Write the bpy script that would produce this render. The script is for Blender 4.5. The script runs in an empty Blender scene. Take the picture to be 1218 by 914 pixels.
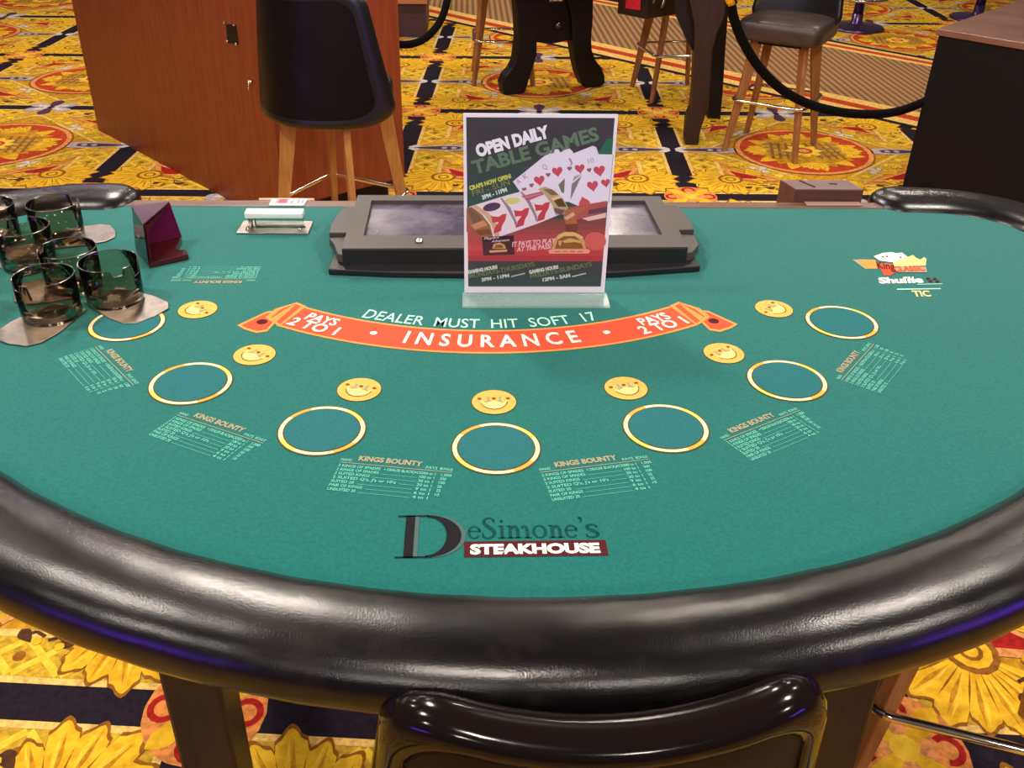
import bpy, math, random
from mathutils import Vector, Matrix
random.seed(7)
C = bpy.context.scene.collection
SC = bpy.context.scene
PI = math.pi
def rad(a): return a*PI/180
def V(*a): return Vector(a)

# ---------------------------------------------------------------- camera
F_PX = 1147.34; CZ = 1.60; TZ = 0.949
CAM = V(-0.03209, -0.91374, CZ)
_pi, _ro, _ya = 0.5520630, 0.0231565, 0.0533331
def _tt(v):
    c, s = math.cos(_ya), math.sin(_ya)
    return V(v[0]*c+v[1]*s, -v[0]*s+v[1]*c, v[2])
_up = V(0, math.sin(_pi), math.cos(_pi)); _rt = V(1, 0, 0)
CF = _tt(V(0, math.cos(_pi), -math.sin(_pi)))
CR = _tt(math.cos(_ro)*_rt + math.sin(_ro)*_up)
CU = _tt(-math.sin(_ro)*_rt + math.cos(_ro)*_up)
def ray(x, y): return CF + CR*((x-609)/F_PX) - CU*((y-457)/F_PX)
def at(x, y, z=TZ):                       # where the sight line of a photo point meets the level z
    d = ray(x, y); t = (z-CZ)/d.z; return CAM + d*t
def onplane(x, y, P0, n):
    d = ray(x, y); t = (Vector(P0)-CAM).dot(Vector(n))/d.dot(Vector(n)); return CAM + d*t
cam = bpy.data.cameras.new('camera'); co = bpy.data.objects.new('camera', cam); C.objects.link(co)
cam.sensor_fit = 'HORIZONTAL'; cam.sensor_width = 36; cam.lens = 36*F_PX/1218; cam.clip_start = .02
M = Matrix((CR, CU, -CF)).transposed().to_4x4(); M.translation = CAM
co.matrix_world = M; SC.camera = co
SC.view_settings.view_transform = 'Standard'; SC.view_settings.look = 'None'
SC.view_settings.gamma = 1; SC.view_settings.use_curve_mapping = False
SC.view_settings.exposure = -0.42

# ---------------------------------------------------------------- materials
def lin(c):
    return tuple(((v/255)/12.92 if v/255 <= .04045 else ((v/255+.055)/1.055)**2.4) for v in c)
MATS = {}
def mat(name, rgb, rough=.5, metal=0, spec=.5, noise=None, bump=None, coat=0, trans=0, ior=1.45, sheen=0, alpha=1):
    if name in MATS: return MATS[name]
    m = bpy.data.materials.new(name); m.use_nodes = True; nt = m.node_tree; N = nt.nodes; L = nt.links
    b = N['Principled BSDF']; c = lin(rgb) + (1,)
    b.inputs['Base Color'].default_value = c; b.inputs['Roughness'].default_value = rough
    b.inputs['Metallic'].default_value = metal; b.inputs['Specular IOR Level'].default_value = spec
    b.inputs['Coat Weight'].default_value = coat; b.inputs['Transmission Weight'].default_value = trans
    b.inputs['IOR'].default_value = ior; b.inputs['Sheen Weight'].default_value = sheen
    b.inputs['Alpha'].default_value = alpha
    tc = N.new('ShaderNodeTexCoord')
    if noise:                                  # (scale, second colour, low, high, stretch)
        sc, c2, lo, hi = noise[:4]; st = noise[4] if len(noise) > 4 else (1, 1, 1)
        mp = N.new('ShaderNodeMapping'); mp.inputs['Scale'].default_value = st
        L.new(tc.outputs['Object'], mp.inputs['Vector'])
        n = N.new('ShaderNodeTexNoise'); n.inputs['Scale'].default_value = sc; n.inputs['Detail'].default_value = 6
        n.inputs['Roughness'].default_value = .62; L.new(mp.outputs[0], n.inputs['Vector'])
        r = N.new('ShaderNodeMapRange'); r.inputs[1].default_value = lo; r.inputs[2].default_value = hi
        L.new(n.outputs['Fac'], r.inputs[0])
        x = N.new('ShaderNodeMix'); x.data_type = 'RGBA'
        x.inputs[6].default_value = c; x.inputs[7].default_value = lin(c2) + (1,)
        L.new(r.outputs[0], x.inputs[0]); L.new(x.outputs[2], b.inputs['Base Color'])
    if bump:                                   # (scale, strength, distance)
        n2 = N.new('ShaderNodeTexNoise'); n2.inputs['Scale'].default_value = bump[0]; n2.inputs['Detail'].default_value = 4
        L.new(tc.outputs['Object'], n2.inputs['Vector'])
        bp = N.new('ShaderNodeBump'); bp.inputs['Strength'].default_value = bump[1]; bp.inputs['Distance'].default_value = bump[2]
        L.new(n2.outputs['Fac'], bp.inputs['Height']); L.new(bp.outputs[0], b.inputs['Normal'])
    MATS[name] = m; return m
def seeglass(name, rgb, rough=.03, ior=1.5, gloss=(1, 1, 1)):
    if name in MATS: return MATS[name]
    m = bpy.data.materials.new(name); m.use_nodes = True; nt = m.node_tree; N = nt.nodes; L = nt.links
    N.remove(N['Principled BSDF'])
    t = N.new('ShaderNodeBsdfTransparent'); t.inputs[0].default_value = tuple(rgb) + (1,)
    g = N.new('ShaderNodeBsdfGlossy'); g.inputs['Roughness'].default_value = rough; g.inputs[0].default_value = tuple(gloss) + (1,)
    f = N.new('ShaderNodeFresnel'); f.inputs[0].default_value = ior
    x = N.new('ShaderNodeMixShader'); L.new(f.outputs[0], x.inputs[0]); L.new(t.outputs[0], x.inputs[1]); L.new(g.outputs[0], x.inputs[2])
    L.new(x.outputs[0], N['Material Output'].inputs[0]); MATS[name] = m; return m

FELT = mat('green_felt', (12, 97, 91), .95, spec=.1, noise=(240, (9, 83, 78), .35, .7), bump=(900, .25, .001), sheen=.15)
LEATHER = mat('black_leather', (13, 10, 11), .3, spec=.5, noise=(14, (36, 30, 28), .5, .8), bump=(560, .26, .0008))
# worn patches on the leather are a little rougher
_n = LEATHER.node_tree; _a = _n.nodes.new('ShaderNodeTexNoise'); _a.inputs['Scale'].default_value = 9; _a.inputs['Detail'].default_value = 8
_r = _n.nodes.new('ShaderNodeMapRange'); _r.inputs[1].default_value = .3; _r.inputs[2].default_value = .7; _r.inputs[3].default_value = .19; _r.inputs[4].default_value = .30
_n.links.new(_a.outputs['Fac'], _r.inputs[0]); _n.links.new(_r.outputs[0], _n.nodes['Principled BSDF'].inputs['Roughness'])
VINYL = mat('black_vinyl', (17, 15, 18), .34, spec=.5, bump=(300, .06, .001))
VINYL_GLOSS = mat('glossy_black_vinyl', (18, 12, 11), .13, spec=.28, bump=(6, .1, .01))
VINYL_BACK = mat('black_vinyl_panel', (14, 10, 10), .4, spec=.12)
VINYL_SEAT = mat('worn_black_vinyl', (66, 50, 44), .4, spec=.5, noise=(10, (40, 34, 34), .4, .7))
CHERRY = mat('cherry_wood', (132, 62, 34), .42, spec=.35, noise=(5, (112, 46, 26), .35, .7, (9, 9, .7)))
DARKWOOD = mat('dark_walnut', (50, 29, 26), .4, noise=(8, (34, 20, 18), .35, .7, (8, 8, .8)))
BLACKWOOD = mat('black_painted_wood', (20, 13, 15), .5, spec=.3)
TRIMWOOD = mat('brown_trim_wood', (98, 66, 54), .4, noise=(8, (72, 46, 38), .35, .7, (.6, 8, 8)))
OAK = mat('light_oak', (176, 124, 62), .42, noise=(10, (148, 96, 44), .35, .7, (9, 9, .7)))
OAK_DARK = mat('brown_oak', (164, 108, 62), .45, noise=(10, (130, 80, 44), .35, .7, (9, 9, .7)))
BROWNTOP = mat('brown_laminate', (120, 84, 70), .3, noise=(6, (96, 64, 54), .3, .7))
CHROME = mat('chrome', (225, 215, 210), .12, metal=1)
STEEL = mat('brushed_steel', (158, 148, 142), .36, metal=1, noise=(40, (118, 110, 104), .35, .7))
BRASS = mat('brass', (232, 200, 90), .25, metal=1)
TRAY = mat('grey_black_plastic', (64, 58, 56), .5, spec=.4, bump=(500, .12, .001))
TRAY_D = mat('black_plastic', (24, 22, 23), .45)
WINDOW = mat('dusty_smoked_window', (62, 56, 72), .22, spec=.6, noise=(16, (118, 112, 128), .45, .85))  # dust noise; the violet-grey reflection is mixed into the colour as well
WHITEPL = mat('white_plastic', (240, 236, 236), .3)
SMOKE = seeglass('smoked_acrylic', (.79, .73, .64), .05, 1.2)
CLEAR = seeglass('clear_acrylic', (.97, .98, .98), .03, 1.12)
CLEARF = mat('clear_acrylic_foot', (170, 190, 186), .15, spec=.5, alpha=.3)
REDAC = mat('dark_red_acrylic', (74, 8, 16), .2, spec=.15)
REDEDGE = mat('dark_red_acrylic_base', (58, 16, 22), .15, spec=.6)
SIDEAC = seeglass('tinted_side_acrylic', (.42, .45, .40), .05, 1.5)
ROPE = mat('black_velvet', (12, 9, 9), .95, spec=.1)
PURPLE = mat('violet_metal', (92, 70, 112), .25, metal=.8)
REDLBL = mat('red_label', (205, 30, 62), .5, noise=(120, (235, 120, 140), .6, .75))

# ---------------------------------------------------------------- mesh helpers
class MB:
    def __init__(s): s.v = []; s.f = []; s.m = []; s.mats = []; s.smooth = []
    def mi(s, m):
        if m not in s.mats: s.mats.append(m)
        return s.mats.index(m)
    def add(s, vs, fs, m, smooth=False):
        o = len(s.v); s.v += [tuple(v) for v in vs]; k = s.mi(m)
        for f in fs: s.f.append([i+o for i in f]); s.m.append(k); s.smooth.append(smooth)
        return s
    def poly(s, pts, m): return s.add(pts, [list(range(len(pts)))], m)
    def build(s, name, parent=None, bevel=0, seg=2):
        me = bpy.data.meshes.new(name); me.from_pydata(s.v, [], s.f)
        for m in s.mats: me.materials.append(m)
        for p, k, sm in zip(me.polygons, s.m, s.smooth): p.material_index = k; p.use_smooth = sm
        me.update()
        o = bpy.data.objects.new(name, me); C.objects.link(o)
        if parent:
            o.parent = parent
            if parent.type == 'EMPTY': o.matrix_parent_inverse = mw(parent).inverted()
        if bevel:
            b = o.modifiers.new('bevel', 'BEVEL'); b.width = bevel; b.segments = seg; b.limit_method = 'ANGLE'
        return o
def mw(o): return Matrix.Translation(o.location) @ o.rotation_euler.to_matrix().to_4x4()
def tag(o, label=None, cat=None, group=None, kind=None):
    if label: o['label'] = label
    if cat: o['category'] = cat
    if group: o['group'] = group
    if kind: o['kind'] = kind
    return o
def thing(name, label, cat, loc=(0, 0, 0), rz=0, group=None):
    o = bpy.data.objects.new(name, None); C.objects.link(o); o.empty_display_size = .05
    o.location = loc; o.rotation_euler = (0, 0, rz); return tag(o, label, cat, group)
def copy_tree(o, parent=None):
    c = o.copy(); C.objects.link(c); c.parent = parent
    for ch in [x for x in bpy.data.objects if x.parent == o]: copy_tree(ch, c)
    return c
def fix(v): return Vector(v)
def prism(mb, pts, d, m, smooth=False):        # polygon extruded by vector d
    n = len(pts); pts = [Vector(p) for p in pts]; d = Vector(d)
    vs = pts + [p+d for p in pts]
    fs = [list(range(n))[::-1], list(range(n, 2*n))] + [[i, (i+1) % n, n+(i+1) % n, n+i] for i in range(n)]
    return mb.add(vs, fs, m, smooth)
def slab(mb, pts2, z0, z1, m): return prism(mb, [(p[0], p[1], z0) for p in pts2], (0, 0, z1-z0), m)
def box(mb, c, s, m, rz=0, R=None):
    R = R or Matrix.Rotation(rz, 3, 'Z'); c = Vector(c); vs = []
    for x in (-1, 1):
        for y in (-1, 1):
            for z in (-1, 1): vs.append(c + R @ V(x*s[0]/2, y*s[1]/2, z*s[2]/2))
    return mb.add(vs, [[0, 1, 3, 2], [4, 6, 7, 5], [0, 4, 5, 1], [2, 3, 7, 6], [0, 2, 6, 4], [1, 5, 7, 3]], m)
def loops(mb, L, m, closed=True, cap0=True, cap1=True, smooth=True):   # skin a list of rings
    n = len(L[0]); vs = [p for l in L for p in l]; fs = []
    for i in range(len(L)-1):
        for j in range(n if closed else n-1):
            a = i*n+j; b = i*n+(j+1) % n; fs.append([a, b, b+n, a+n])
    mb.add(vs, fs, m, smooth)
    o = len(mb.v)-len(vs); k = mb.mi(m)
    if cap0: mb.f.append([o+i for i in range(n)][::-1]); mb.m.append(k); mb.smooth.append(smooth)
    if cap1: mb.f.append([o+(len(L)-1)*n+i for i in range(n)]); mb.m.append(k); mb.smooth.append(smooth)
    return mb
def lathe(mb, prof, m, n=40, c=(0, 0, 0), cap0=True, cap1=True):
    L = [[V(c[0]+r*math.cos(2*PI*i/n), c[1]+r*math.sin(2*PI*i/n), c[2]+z) for i in range(n)] for r, z in prof]
    return loops(mb, L, m, cap0=cap0, cap1=cap1)
def catmull(P, k=8, closed=False):
    P = [Vector(p) for p in P]; n = len(P); out = []
    rng = range(n) if closed else range(n-1)
    for i in rng:
        p0 = P[(i-1) % n] if closed or i > 0 else P[0]*2-P[1]
        p1 = P[i]; p2 = P[(i+1) % n]; p3 = P[(i+2) % n] if closed or i < n-2 else P[-1]*2-P[-2]
        for j in range(k):
            t = j/k; out.append(.5*((2*p1)+(p2-p0)*t+(2*p0-5*p1+4*p2-p3)*t*t+(3*p1-p0-3*p2+p3)*t**3))
    if not closed: out.append(P[-1])
    return out
def tube(mb, P, r, m, n=12, closed=False, up=V(0, 0, 1), rb=None, ends=None):
    """sweep an ellipse (r across, rb along up) over the points; ends = list of scale factors per point"""
    N = len(P); L = []
    for i, p in enumerate(P):
        a = P[(i-1) % N] if closed or i > 0 else P[0]; b = P[(i+1) % N] if closed or i < N-1 else P[-1]
        t = (b-a).normalized(); s = t.cross(up)
        s = s.normalized() if s.length > 1e-4 else V(1, 0, 0); u = s.cross(t).normalized()
        k = ends[i] if ends else 1
        L.append([p + s*(r*k*math.cos(2*PI*j/n)) + u*((rb or r)*k*math.sin(2*PI*j/n)) for j in range(n)])
    if closed: L.append(L[0])
    return loops(mb, L, m, cap0=not closed, cap1=not closed)
def arc(cx, cy, r, a0, a1, n, r2=None):
    return [(cx+r*math.cos(a0+(a1-a0)*i/n), cy+(r2 or r)*math.sin(a0+(a1-a0)*i/n)) for i in range(n+1)]
def rrect(w, h, r, n=6):
    out = []
    for cx, cy, a in ((w/2-r, h/2-r, 0), (-w/2+r, h/2-r, 90), (-w/2+r, -h/2+r, 180), (w/2-r, -h/2+r, 270)):
        out += arc(cx, cy, r, rad(a), rad(a+90), n)
    return out

# text as flat shapes -------------------------------------------------------
_tc = {}
def glyphs(s, bold=0, shear=0):
    k = (s, bold, shear)
    if k in _tc: return _tc[k]
    cu = bpy.data.curves.new('t', 'FONT'); cu.body = s; cu.offset = bold; cu.resolution_u = 3; cu.shear = shear
    o = bpy.data.objects.new('t', cu); C.objects.link(o)
    bpy.context.view_layer.update()
    me = o.evaluated_get(bpy.context.evaluated_depsgraph_get()).to_mesh()
    vs = [(v.co.x, v.co.y) for v in me.vertices]; fs = [list(p.vertices) for p in me.polygons]
    bpy.data.objects.remove(o); bpy.data.curves.remove(cu)
    x0 = min(v[0] for v in vs); x1 = max(v[0] for v in vs)
    H = .69
    r = ([((v[0]-x0)/(x1-x0), v[1]/H) for v in vs], fs); _tc[k] = r; return r
def text(mb, s, f, m, bold=0, shear=0):        # f(u,v) -> 3D, u along the line, v from baseline 0 to cap height 1
    vs, fs = glyphs(s, bold, shear); return mb.add([f(u, v) for u, v in vs], fs, m)

# ---------------------------------------------------------------- the carpet floor
def flat(name, rgb, c2=None, sc=60): return mat(name, rgb, .95, spec=.1, noise=(sc, c2 or tuple(int(v*.8) for v in rgb), .42, .62), bump=(700, .3, .002))
K = dict(
    gold=flat('carpet_gold', (196, 146, 34), (158, 108, 28), 34), leaf=flat('carpet_leaf_yellow', (224, 178, 42), (204, 150, 30), 30),
    deep=flat('carpet_ochre', (196, 140, 30), (160, 106, 26), 40), hi=flat('carpet_light_yellow', (232, 192, 62), (220, 170, 44), 40),
    brown=flat('carpet_brown', (146, 92, 32)), dark=flat('carpet_dark_brown', (84, 52, 34)), black=flat('carpet_black', (36, 28, 38)), line=flat('carpet_cream_line', (236, 190, 104)),
    pink=flat('carpet_peach', (222, 138, 70)), red=flat('carpet_rust', (188, 66, 34)), crim=flat('carpet_crimson', (168, 34, 30)), olive=flat('carpet_olive', (202, 164, 46), (160, 124, 38), 46),
    lav=flat('carpet_lavender', (184, 170, 170)), plum=flat('carpet_plum', (84, 56, 78)), white=flat('carpet_white', (212, 204, 206)),
    grey=flat('carpet_grey', (132, 108, 74)), orange=flat('carpet_orange', (228, 150, 84)))
cell = []                                      # (points in metres about the medallion, colour, layer)
def P_(pts, k, l): cell.append((pts, k, l))
def rect_(x0, y0, x1, y1, k, l): P_([(x0, y0), (x1, y0), (x1, y1), (x0, y1)], k, l)
def ring_(cx, cy, r0, r1, k, l, n=30, a0=0, a1=360):
    o = arc(cx, cy, r1, rad(a0), rad(a1), n); i = arc(cx, cy, r0, rad(a0), rad(a1), n)
    for j in range(n): P_([o[j], o[j+1], i[j+1], i[j]], k, l)
def disc_(cx, cy, r, k, l, n=24, ry=None): P_(arc(cx, cy, r, 0, 2*PI*(n-1)/n, n-1, ry), k, l)
def stroke_(pts, w, k, l):
    for (a, b), (c, d) in zip(pts[:-1], pts[1:]):
        L = math.hypot(c-a, d-b) or 1e-6; nx, ny = -(d-b)/L*w/2, (c-a)/L*w/2
        P_([(a+nx, b+ny), (a-nx, b-ny), (c-nx, d-ny), (c+nx, d+ny)], k, l)
def petal_(cx, cy, a, L, w, k, l, r0=.0):
    ca, sa = math.cos(a), math.sin(a)
    sh = [(r0, 0), (.2, -.42), (.38, -.72), (.55, -.92), (.68, -.98), (.78, -.9), (.86, -.68), (.94, -.34), (1, 0), (.94, .34), (.86, .68), (.78, .9), (.68, .98), (.55, .92), (.38, .72), (.2, .42)]
    P_([(cx+(t*L)*ca-(s*w/2)*sa, cy+(t*L)*sa+(s*w/2)*ca) for t, s in sh], k, l)
def fan_(cx, cy, a, spread, L, n, l, cols=('brown', 'leaf', 'hi')):
    """an acanthus leaf: one serrated outline, dark veins between the lobes and light ribs along them"""
    def P2(t, rr): return (cx+rr*math.cos(a+t), cy+rr*math.sin(a+t))
    def LL(t): return L*(1-.25*abs(t/spread)**1.6)
    st = 2*spread/n; out = []; n = int(n)
    for i in range(n):
        t = -spread+st*(i+.5); R = LL(t)*(1 if i % 2 == n//2 % 2 else .93)
        out += [(t-st*.5, R*.80), (t-st*.43, R*.87), (t-st*.34, R*.88), (t-st*.25, R*.90), (t-st*.17, R*.95), (t-st*.08, R*.985), (t, R), (t+st*.09, R*.98), (t+st*.18, R*.94), (t+st*.27, R*.90), (t+st*.36, R*.88), (t+st*.44, R*.865)]
    out.append((spread, LL(spread)*.80))
    for i in range(len(out)-1):                # thin triangles keep the serration clean
        for k, col, q in ((1.035, cols[0], 0), (1, cols[1], .02)):
            P_([(cx, cy), P2(out[i][0], out[i][1]*k+(.003 if k > 1 else 0)), P2(out[i+1][0], out[i+1][1]*k+(.003 if k > 1 else 0))], col, l+q)
    for i in range(n):
        t = -spread+st*(i+.5); R = LL(t)
        P_([P2(t-st*.10, R*.30), P2(t-st*.20, R*.62), P2(t-.02, R*.90), P2(t+st*.02, R*.60)], 'deep', l+.03)
        P_([P2(t, R*.34), P2(t+st*.04, R*.66), P2(t+st*.05, R*.92), P2(t+st*.22, R*.64)], cols[2], l+.035)
        if i: 
            t = -spread+st*i; P_([P2(t-.01, R*.22), P2(t-st*.06, R*.5), P2(t, R*.74), P2(t+st*.06, R*.5)], cols[0], l+.04)
HX, HY = .70, .68
rect_(-HX, -HY, HX, HY, 'gold', 0)
for s in (-1, 1):
    rect_(s*.60, -HY, s*HX, HY, 'olive', 1) if 0 else None
    X = lambda v: s*(HX-v)
    rect_(min(X(0), X(.05)), -HY, max(X(0), X(.05)), HY, 'black', 2)
    rect_(min(X(.05), X(.068)), -HY, max(X(.05), X(.068)), HY, 'line', 2)
    rect_(min(X(.068), X(.19)), -HY, max(X(.068), X(.19)), HY, 'olive', 1)
    rect_(min(X(.19), X(.212)), -HY, max(X(.19), X(.212)), HY, 'line', 2)
    Y = lambda v: s*(HY-v)
    rect_(-HX, min(Y(0), Y(.042)), HX, max(Y(0), Y(.042)), 'black', 2.1)
    rect_(-HX+.05, min(Y(.042), Y(.058)), HX-.05, max(Y(.042), Y(.058)), 'line', 2.1)
    rect_(-HX+.05, min(Y(.058), Y(.16)), HX-.05, max(Y(.058), Y(.16)), 'olive', 1.1)
    rect_(-HX+.05, min(Y(.16), Y(.18)), HX-.05, max(Y(.16), Y(.18)), 'line', 2.1)
    for i in range(-4, 5):                     # crossed lattice in the bands
        yc = i*.105; xx = s*(HX-.129)
        stroke_([(xx-.055, yc-.05), (xx+.055, yc+.05)], .017, 'hi', 2.3); stroke_([(xx-.055, yc+.05), (xx+.055, yc-.05)], .017, 'hi', 2.35)
        disc_(xx, yc+.052, .014, 'brown', 2.2, 8)
        xc = i*.105; yy = s*(HY-.109)
        stroke_([(xc-.05, yy-.045), (xc+.05, yy+.045)], .017, 'hi', 2.3); stroke_([(xc-.05, yy+.045), (xc+.05, yy-.045)], .017, 'hi', 2.35)
        disc_(xc+.052, yy, .014, 'brown', 2.2, 8)
# diamond bands around the medallion
for sx in (-1, 1):
    for sy in (-1, 1):
        A = (0, sy*.60); B = (sx*.60, 0)
        for off, w, k, l in ((0, .078, 'olive', 3), (.046, .016, 'orange', 3.2), (-.046, .016, 'line', 3.2)):
            o = off*.707; stroke_([(A[0]+sx*o, A[1]+sy*o), (B[0]+sx*o, B[1]+sy*o)], w, k, l+.02*(sx+1)+.05*(sy+1))
        for t in (.22, .36, .64, .78):
            x, y = A[0]+(B[0]-A[0])*t, A[1]+(B[1]-A[1])*t; disc_(x, y, .022, 'hi', 3.5, 8)
        for a in range(4): petal_(sx*.3, sy*.3, a*PI/2+PI/4, .06, .035, 'white', 3.6+.01*a)
        # red triangle outlined in orange beside the band
        T = [(sx*.50, sy*.27), (sx*.44, sy*.45), (sx*.22, sy*.46)]
        P_(T, 'orange', 3.7); g = (sum(p[0] for p in T)/3, sum(p[1] for p in T)/3)
        P_([(g[0]+(p[0]-g[0])*.62, g[1]+(p[1]-g[1])*.62) for p in T], 'crim', 3.8)
        # acanthus by each knot, spreading to the corner
        cx, cy = sx*.47, sy*.44; a = math.atan2(sy, sx)
        fan_(cx, cy, a, 1.9, .225, 10, 4)
        ring_(cx, cy, .045, .062, 'brown', 4.5, 14); disc_(cx, cy, .047, 'leaf', 4.55, 12); ring_(cx, cy, .018, .028, 'brown', 4.6, 10)
        fan_(sx*.38, sy*.36, a+PI*.9, .9, .10, 5, 4.2)
        for q in (0, 1, 2):                    # dark curls
            x, y = sx*(.27+.055*q), sy*(.535+.012*(q % 2))
            petal_(x, y, (.5 if q % 2 else 2.4)*sx, .05, .03, 'dark', 4.7+.02*q); disc_(x+sx*.012, y+.004, .011, 'leaf', 4.77+.01*q, 8)
            stroke_([(x-.02, y-sy*.02), (x, y-sy*.03), (x+.024, y-sy*.018)], .008, 'dark', 4.74+.01*q)
# medallion
disc_(0, 0, .372, 'brown', 5, 36); disc_(0, 0, .362, 'orange', 5.1, 36); disc_(0, 0, .338, 'red', 5.2, 36)
for i in range(22):
    a = 2*PI*i/22; petal_(0, 0, a, .318 if i % 2 else .275, .085, 'leaf' if i % 2 else 'deep', 5.3+.005*i, .1)
disc_(0, 0, .225, 'gold', 5.5, 28)
for s in (-1, 1):
    for i in range(4):
        stroke_([(s*(.07+.04*i), -.13), (s*(.03+.04*i), .13)], .016, 'brown', 5.6); stroke_([(s*.04, -.10+.06*i), (s*.20, -.07+.06*i)], .016, 'grey', 5.62)
    fan_(0, s*.19, PI/2*s, 1.3, .11, 7, 5.7); fan_(s*.2, 0, 0 if s > 0 else PI, 1.2, .12, 7, 5.75)
for i in range(8): petal_(0, 0, 2*PI*i/8, .10, .05, 'hi', 5.9+.003*i)
ring_(0, 0, .03, .048, 'red', 6, 14); disc_(0, 0, .03, 'orange', 6.05, 12)
# scattered leaf sprigs on the gold ground
for sx in (-1, 1):
    for sy in (-1, 1):
        for (x, y, a) in ((.12, .50, .4), (.50, .10, 1.2), (.44, .20, 2.2), (.18, .40, 2.8), (.33, .42, 1.6)):
            fan_(sx*x, sy*y, math.atan2(sy*math.sin(a), sx*math.cos(a)), .8, .075, 3, 4.1)
# motifs that straddle a cell edge: drawn once, on the left and on the lower edge, and the knot at the lower left corner
for s in (-1, 1):
    for k, L, w, l in (('lav', .36, .10, 5), ('plum', .30, .06, 5.1)): petal_(-HX+s*.02, 0, 0 if s > 0 else PI, L, w, k, l)
    for j in range(3): disc_(-HX+s*(.2+.05*j), 0, .016, 'lav', 5.2, 8)
    for t in (-1, 1): petal_(-HX, 0, math.atan2(t*.5, s), .085, .04, 'white', 5.3+.01*t); petal_(0, -HY, math.atan2(t*.6, s), .15, .085, 'lav', 5+.01*t); petal_(0, -HY, math.atan2(t*.6, s), .10, .035, 'white', 5.1+.01*t, .3)
    petal_(0, -HY, PI/2*s, .16, .07, 'plum', 5.2)
disc_(-HX, 0, .018, 'black', 5.5, 8); disc_(0, -HY, .02, 'black', 5.5, 8)
disc_(-HX, -HY, .125, 'pink', 4.4, 20)
for i in range(4):
    a = i*PI/2+PI/4; cx, cy = -HX+.085*math.cos(a-PI/4), -HY+.085*math.sin(a-PI/4)
    ring_(cx, cy, .02, .034, 'crim', 4.6, 10, math.degrees(a)-150, math.degrees(a)+90)
    petal_(-HX, -HY, a-PI/4, .07, .045, 'orange', 4.5)
    petal_(-HX, -HY, a, .13, .05, 'leaf', 4.55)
disc_(-HX, -HY, .03, 'hi', 4.7, 10)

ROWS = [(-2.63, -.09), (-1.13, -.09), (.389, -.09), (1.865, -.05), (3.345, -.01), (4.71, -.003), (6.04, .02), (7.32, .02), (8.7, .02), (10.06, .02), (11.42, .02)]
fl = MB()
WA = V(1.0, 6.49, 0); WD = V(.693, -.721, 0).normalized(); WN = V(WD.y*-1, WD.x, 0)    # walkway edge, direction, normal (away)
if WN.y < 0: WN = -WN
for r in range(len(ROWS)-1):
    (y0, g0), (y1, g1) = ROWS[r], ROWS[r+1]
    for c in range(-4, 6):
        for pts, col, l in cell:
            vs = []
            for x, y in pts:
                t = (y+HY)/1.36; X0 = -.39+(c+.5)*1.40+x; yy = (y0+g0*X0)*(1-t)+(y1+g1*X0)*t; xx = X0+.06*(yy-3.36); vs.append((xx, yy, .0005*l))
            fl.poly(vs, K[col])
# the plain walkway carpet with striped borders laid diagonally
RIB = bpy.data.materials.new('walkway_carpet'); RIB.use_nodes = True; nt = RIB.node_tree; N = nt.nodes; L = nt.links
b = N['Principled BSDF']; b.inputs['Roughness'].default_value = .95; b.inputs['Specular IOR Level'].default_value = .1
tc = N.new('ShaderNodeTexCoord'); w1 = N.new('ShaderNodeTexWave'); w1.bands_direction = 'X'; w1.inputs['Scale'].default_value = 6.6; w1.inputs['Distortion'].default_value = .3
w2 = N.new('ShaderNodeTexWave'); w2.bands_direction = 'Y'; w2.inputs['Scale'].default_value = 6.6; w2.inputs['Distortion'].default_value = .3
L.new(tc.outputs['Object'], w1.inputs['Vector']); L.new(tc.outputs['Object'], w2.inputs['Vector'])
mm = N.new('ShaderNodeMath'); mm.operation = 'MULTIPLY'; L.new(w1.outputs['Fac'], mm.inputs[0]); 
ad = N.new('ShaderNodeMapRange'); ad.inputs[3].default_value = .6; L.new(w2.outputs['Fac'], ad.inputs[0]); L.new(ad.outputs[0], mm.inputs[1])
cr = N.new('ShaderNodeMix'); cr.data_type = 'RGBA'; cr.inputs[6].default_value = lin((166, 126, 84))+(1,); cr.inputs[7].default_value = lin((84, 58, 42))+(1,)
L.new(mm.outputs[0], cr.inputs[0]); L.new(cr.outputs[2], b.inputs['Base Color'])
def strip(a0, a1, m, z):
    p = [WA+WD*-6+WN*a0, WA+WD*7+WN*a0, WA+WD*7+WN*a1, WA+WD*-6+WN*a1]; fl.poly([(q.x, q.y, z) for q in p], m)
for a0, a1, m in ((-.33, -.285, K['black']), (-.285, -.19, K['line']), (-.19, -.10, K['red']), (-.10, 0, K['line']), (0, 1.19, RIB),
                  (1.19, 1.25, K['line']), (1.25, 1.32, K['red']), (1.32, 1.38, K['line']), (1.38, 1.44, K['black'])):
    strip(a0, a1, m, .0042)
fo = fl.build('floor'); tag(fo, kind='structure')

# ---------------------------------------------------------------- the blackjack table
TX = .05
table = thing('blackjack_table', 'half round blackjack table with green felt and black padded rail in the foreground', 'card table', (TX, .2, 0))
RC, RA, RB, RZ = .999, .060, .040, TZ-.005
cy0 = .685
half = [(TX+RC*math.cos(a), cy0+RC*math.sin(a)) for a in [rad(-90+78*i/22) for i in range(23)]]
corner = [(TX+.978, .56), (TX+.962, .66), (TX+.910, .742), (TX+.83, .785), (TX+.76, .795), (TX+.70, .796), (TX+.683, .796)]
right = half + corner
path = [(2*TX-x, y) for x, y in right[::-1]][:-1] + right
rp = catmull([V(x, y, RZ) for x, y in path], 5)
sc_ = []
for i in range(len(rp)):
    d = min((rp[i]-rp[0]).length, (rp[i]-rp[-1]).length); s = min(1, d/.05); sc_.append(math.sqrt(max(0, 1-(1-s)**2))*.999+.001)
rail = MB()
N_ = len(rp); Ls = []
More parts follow.
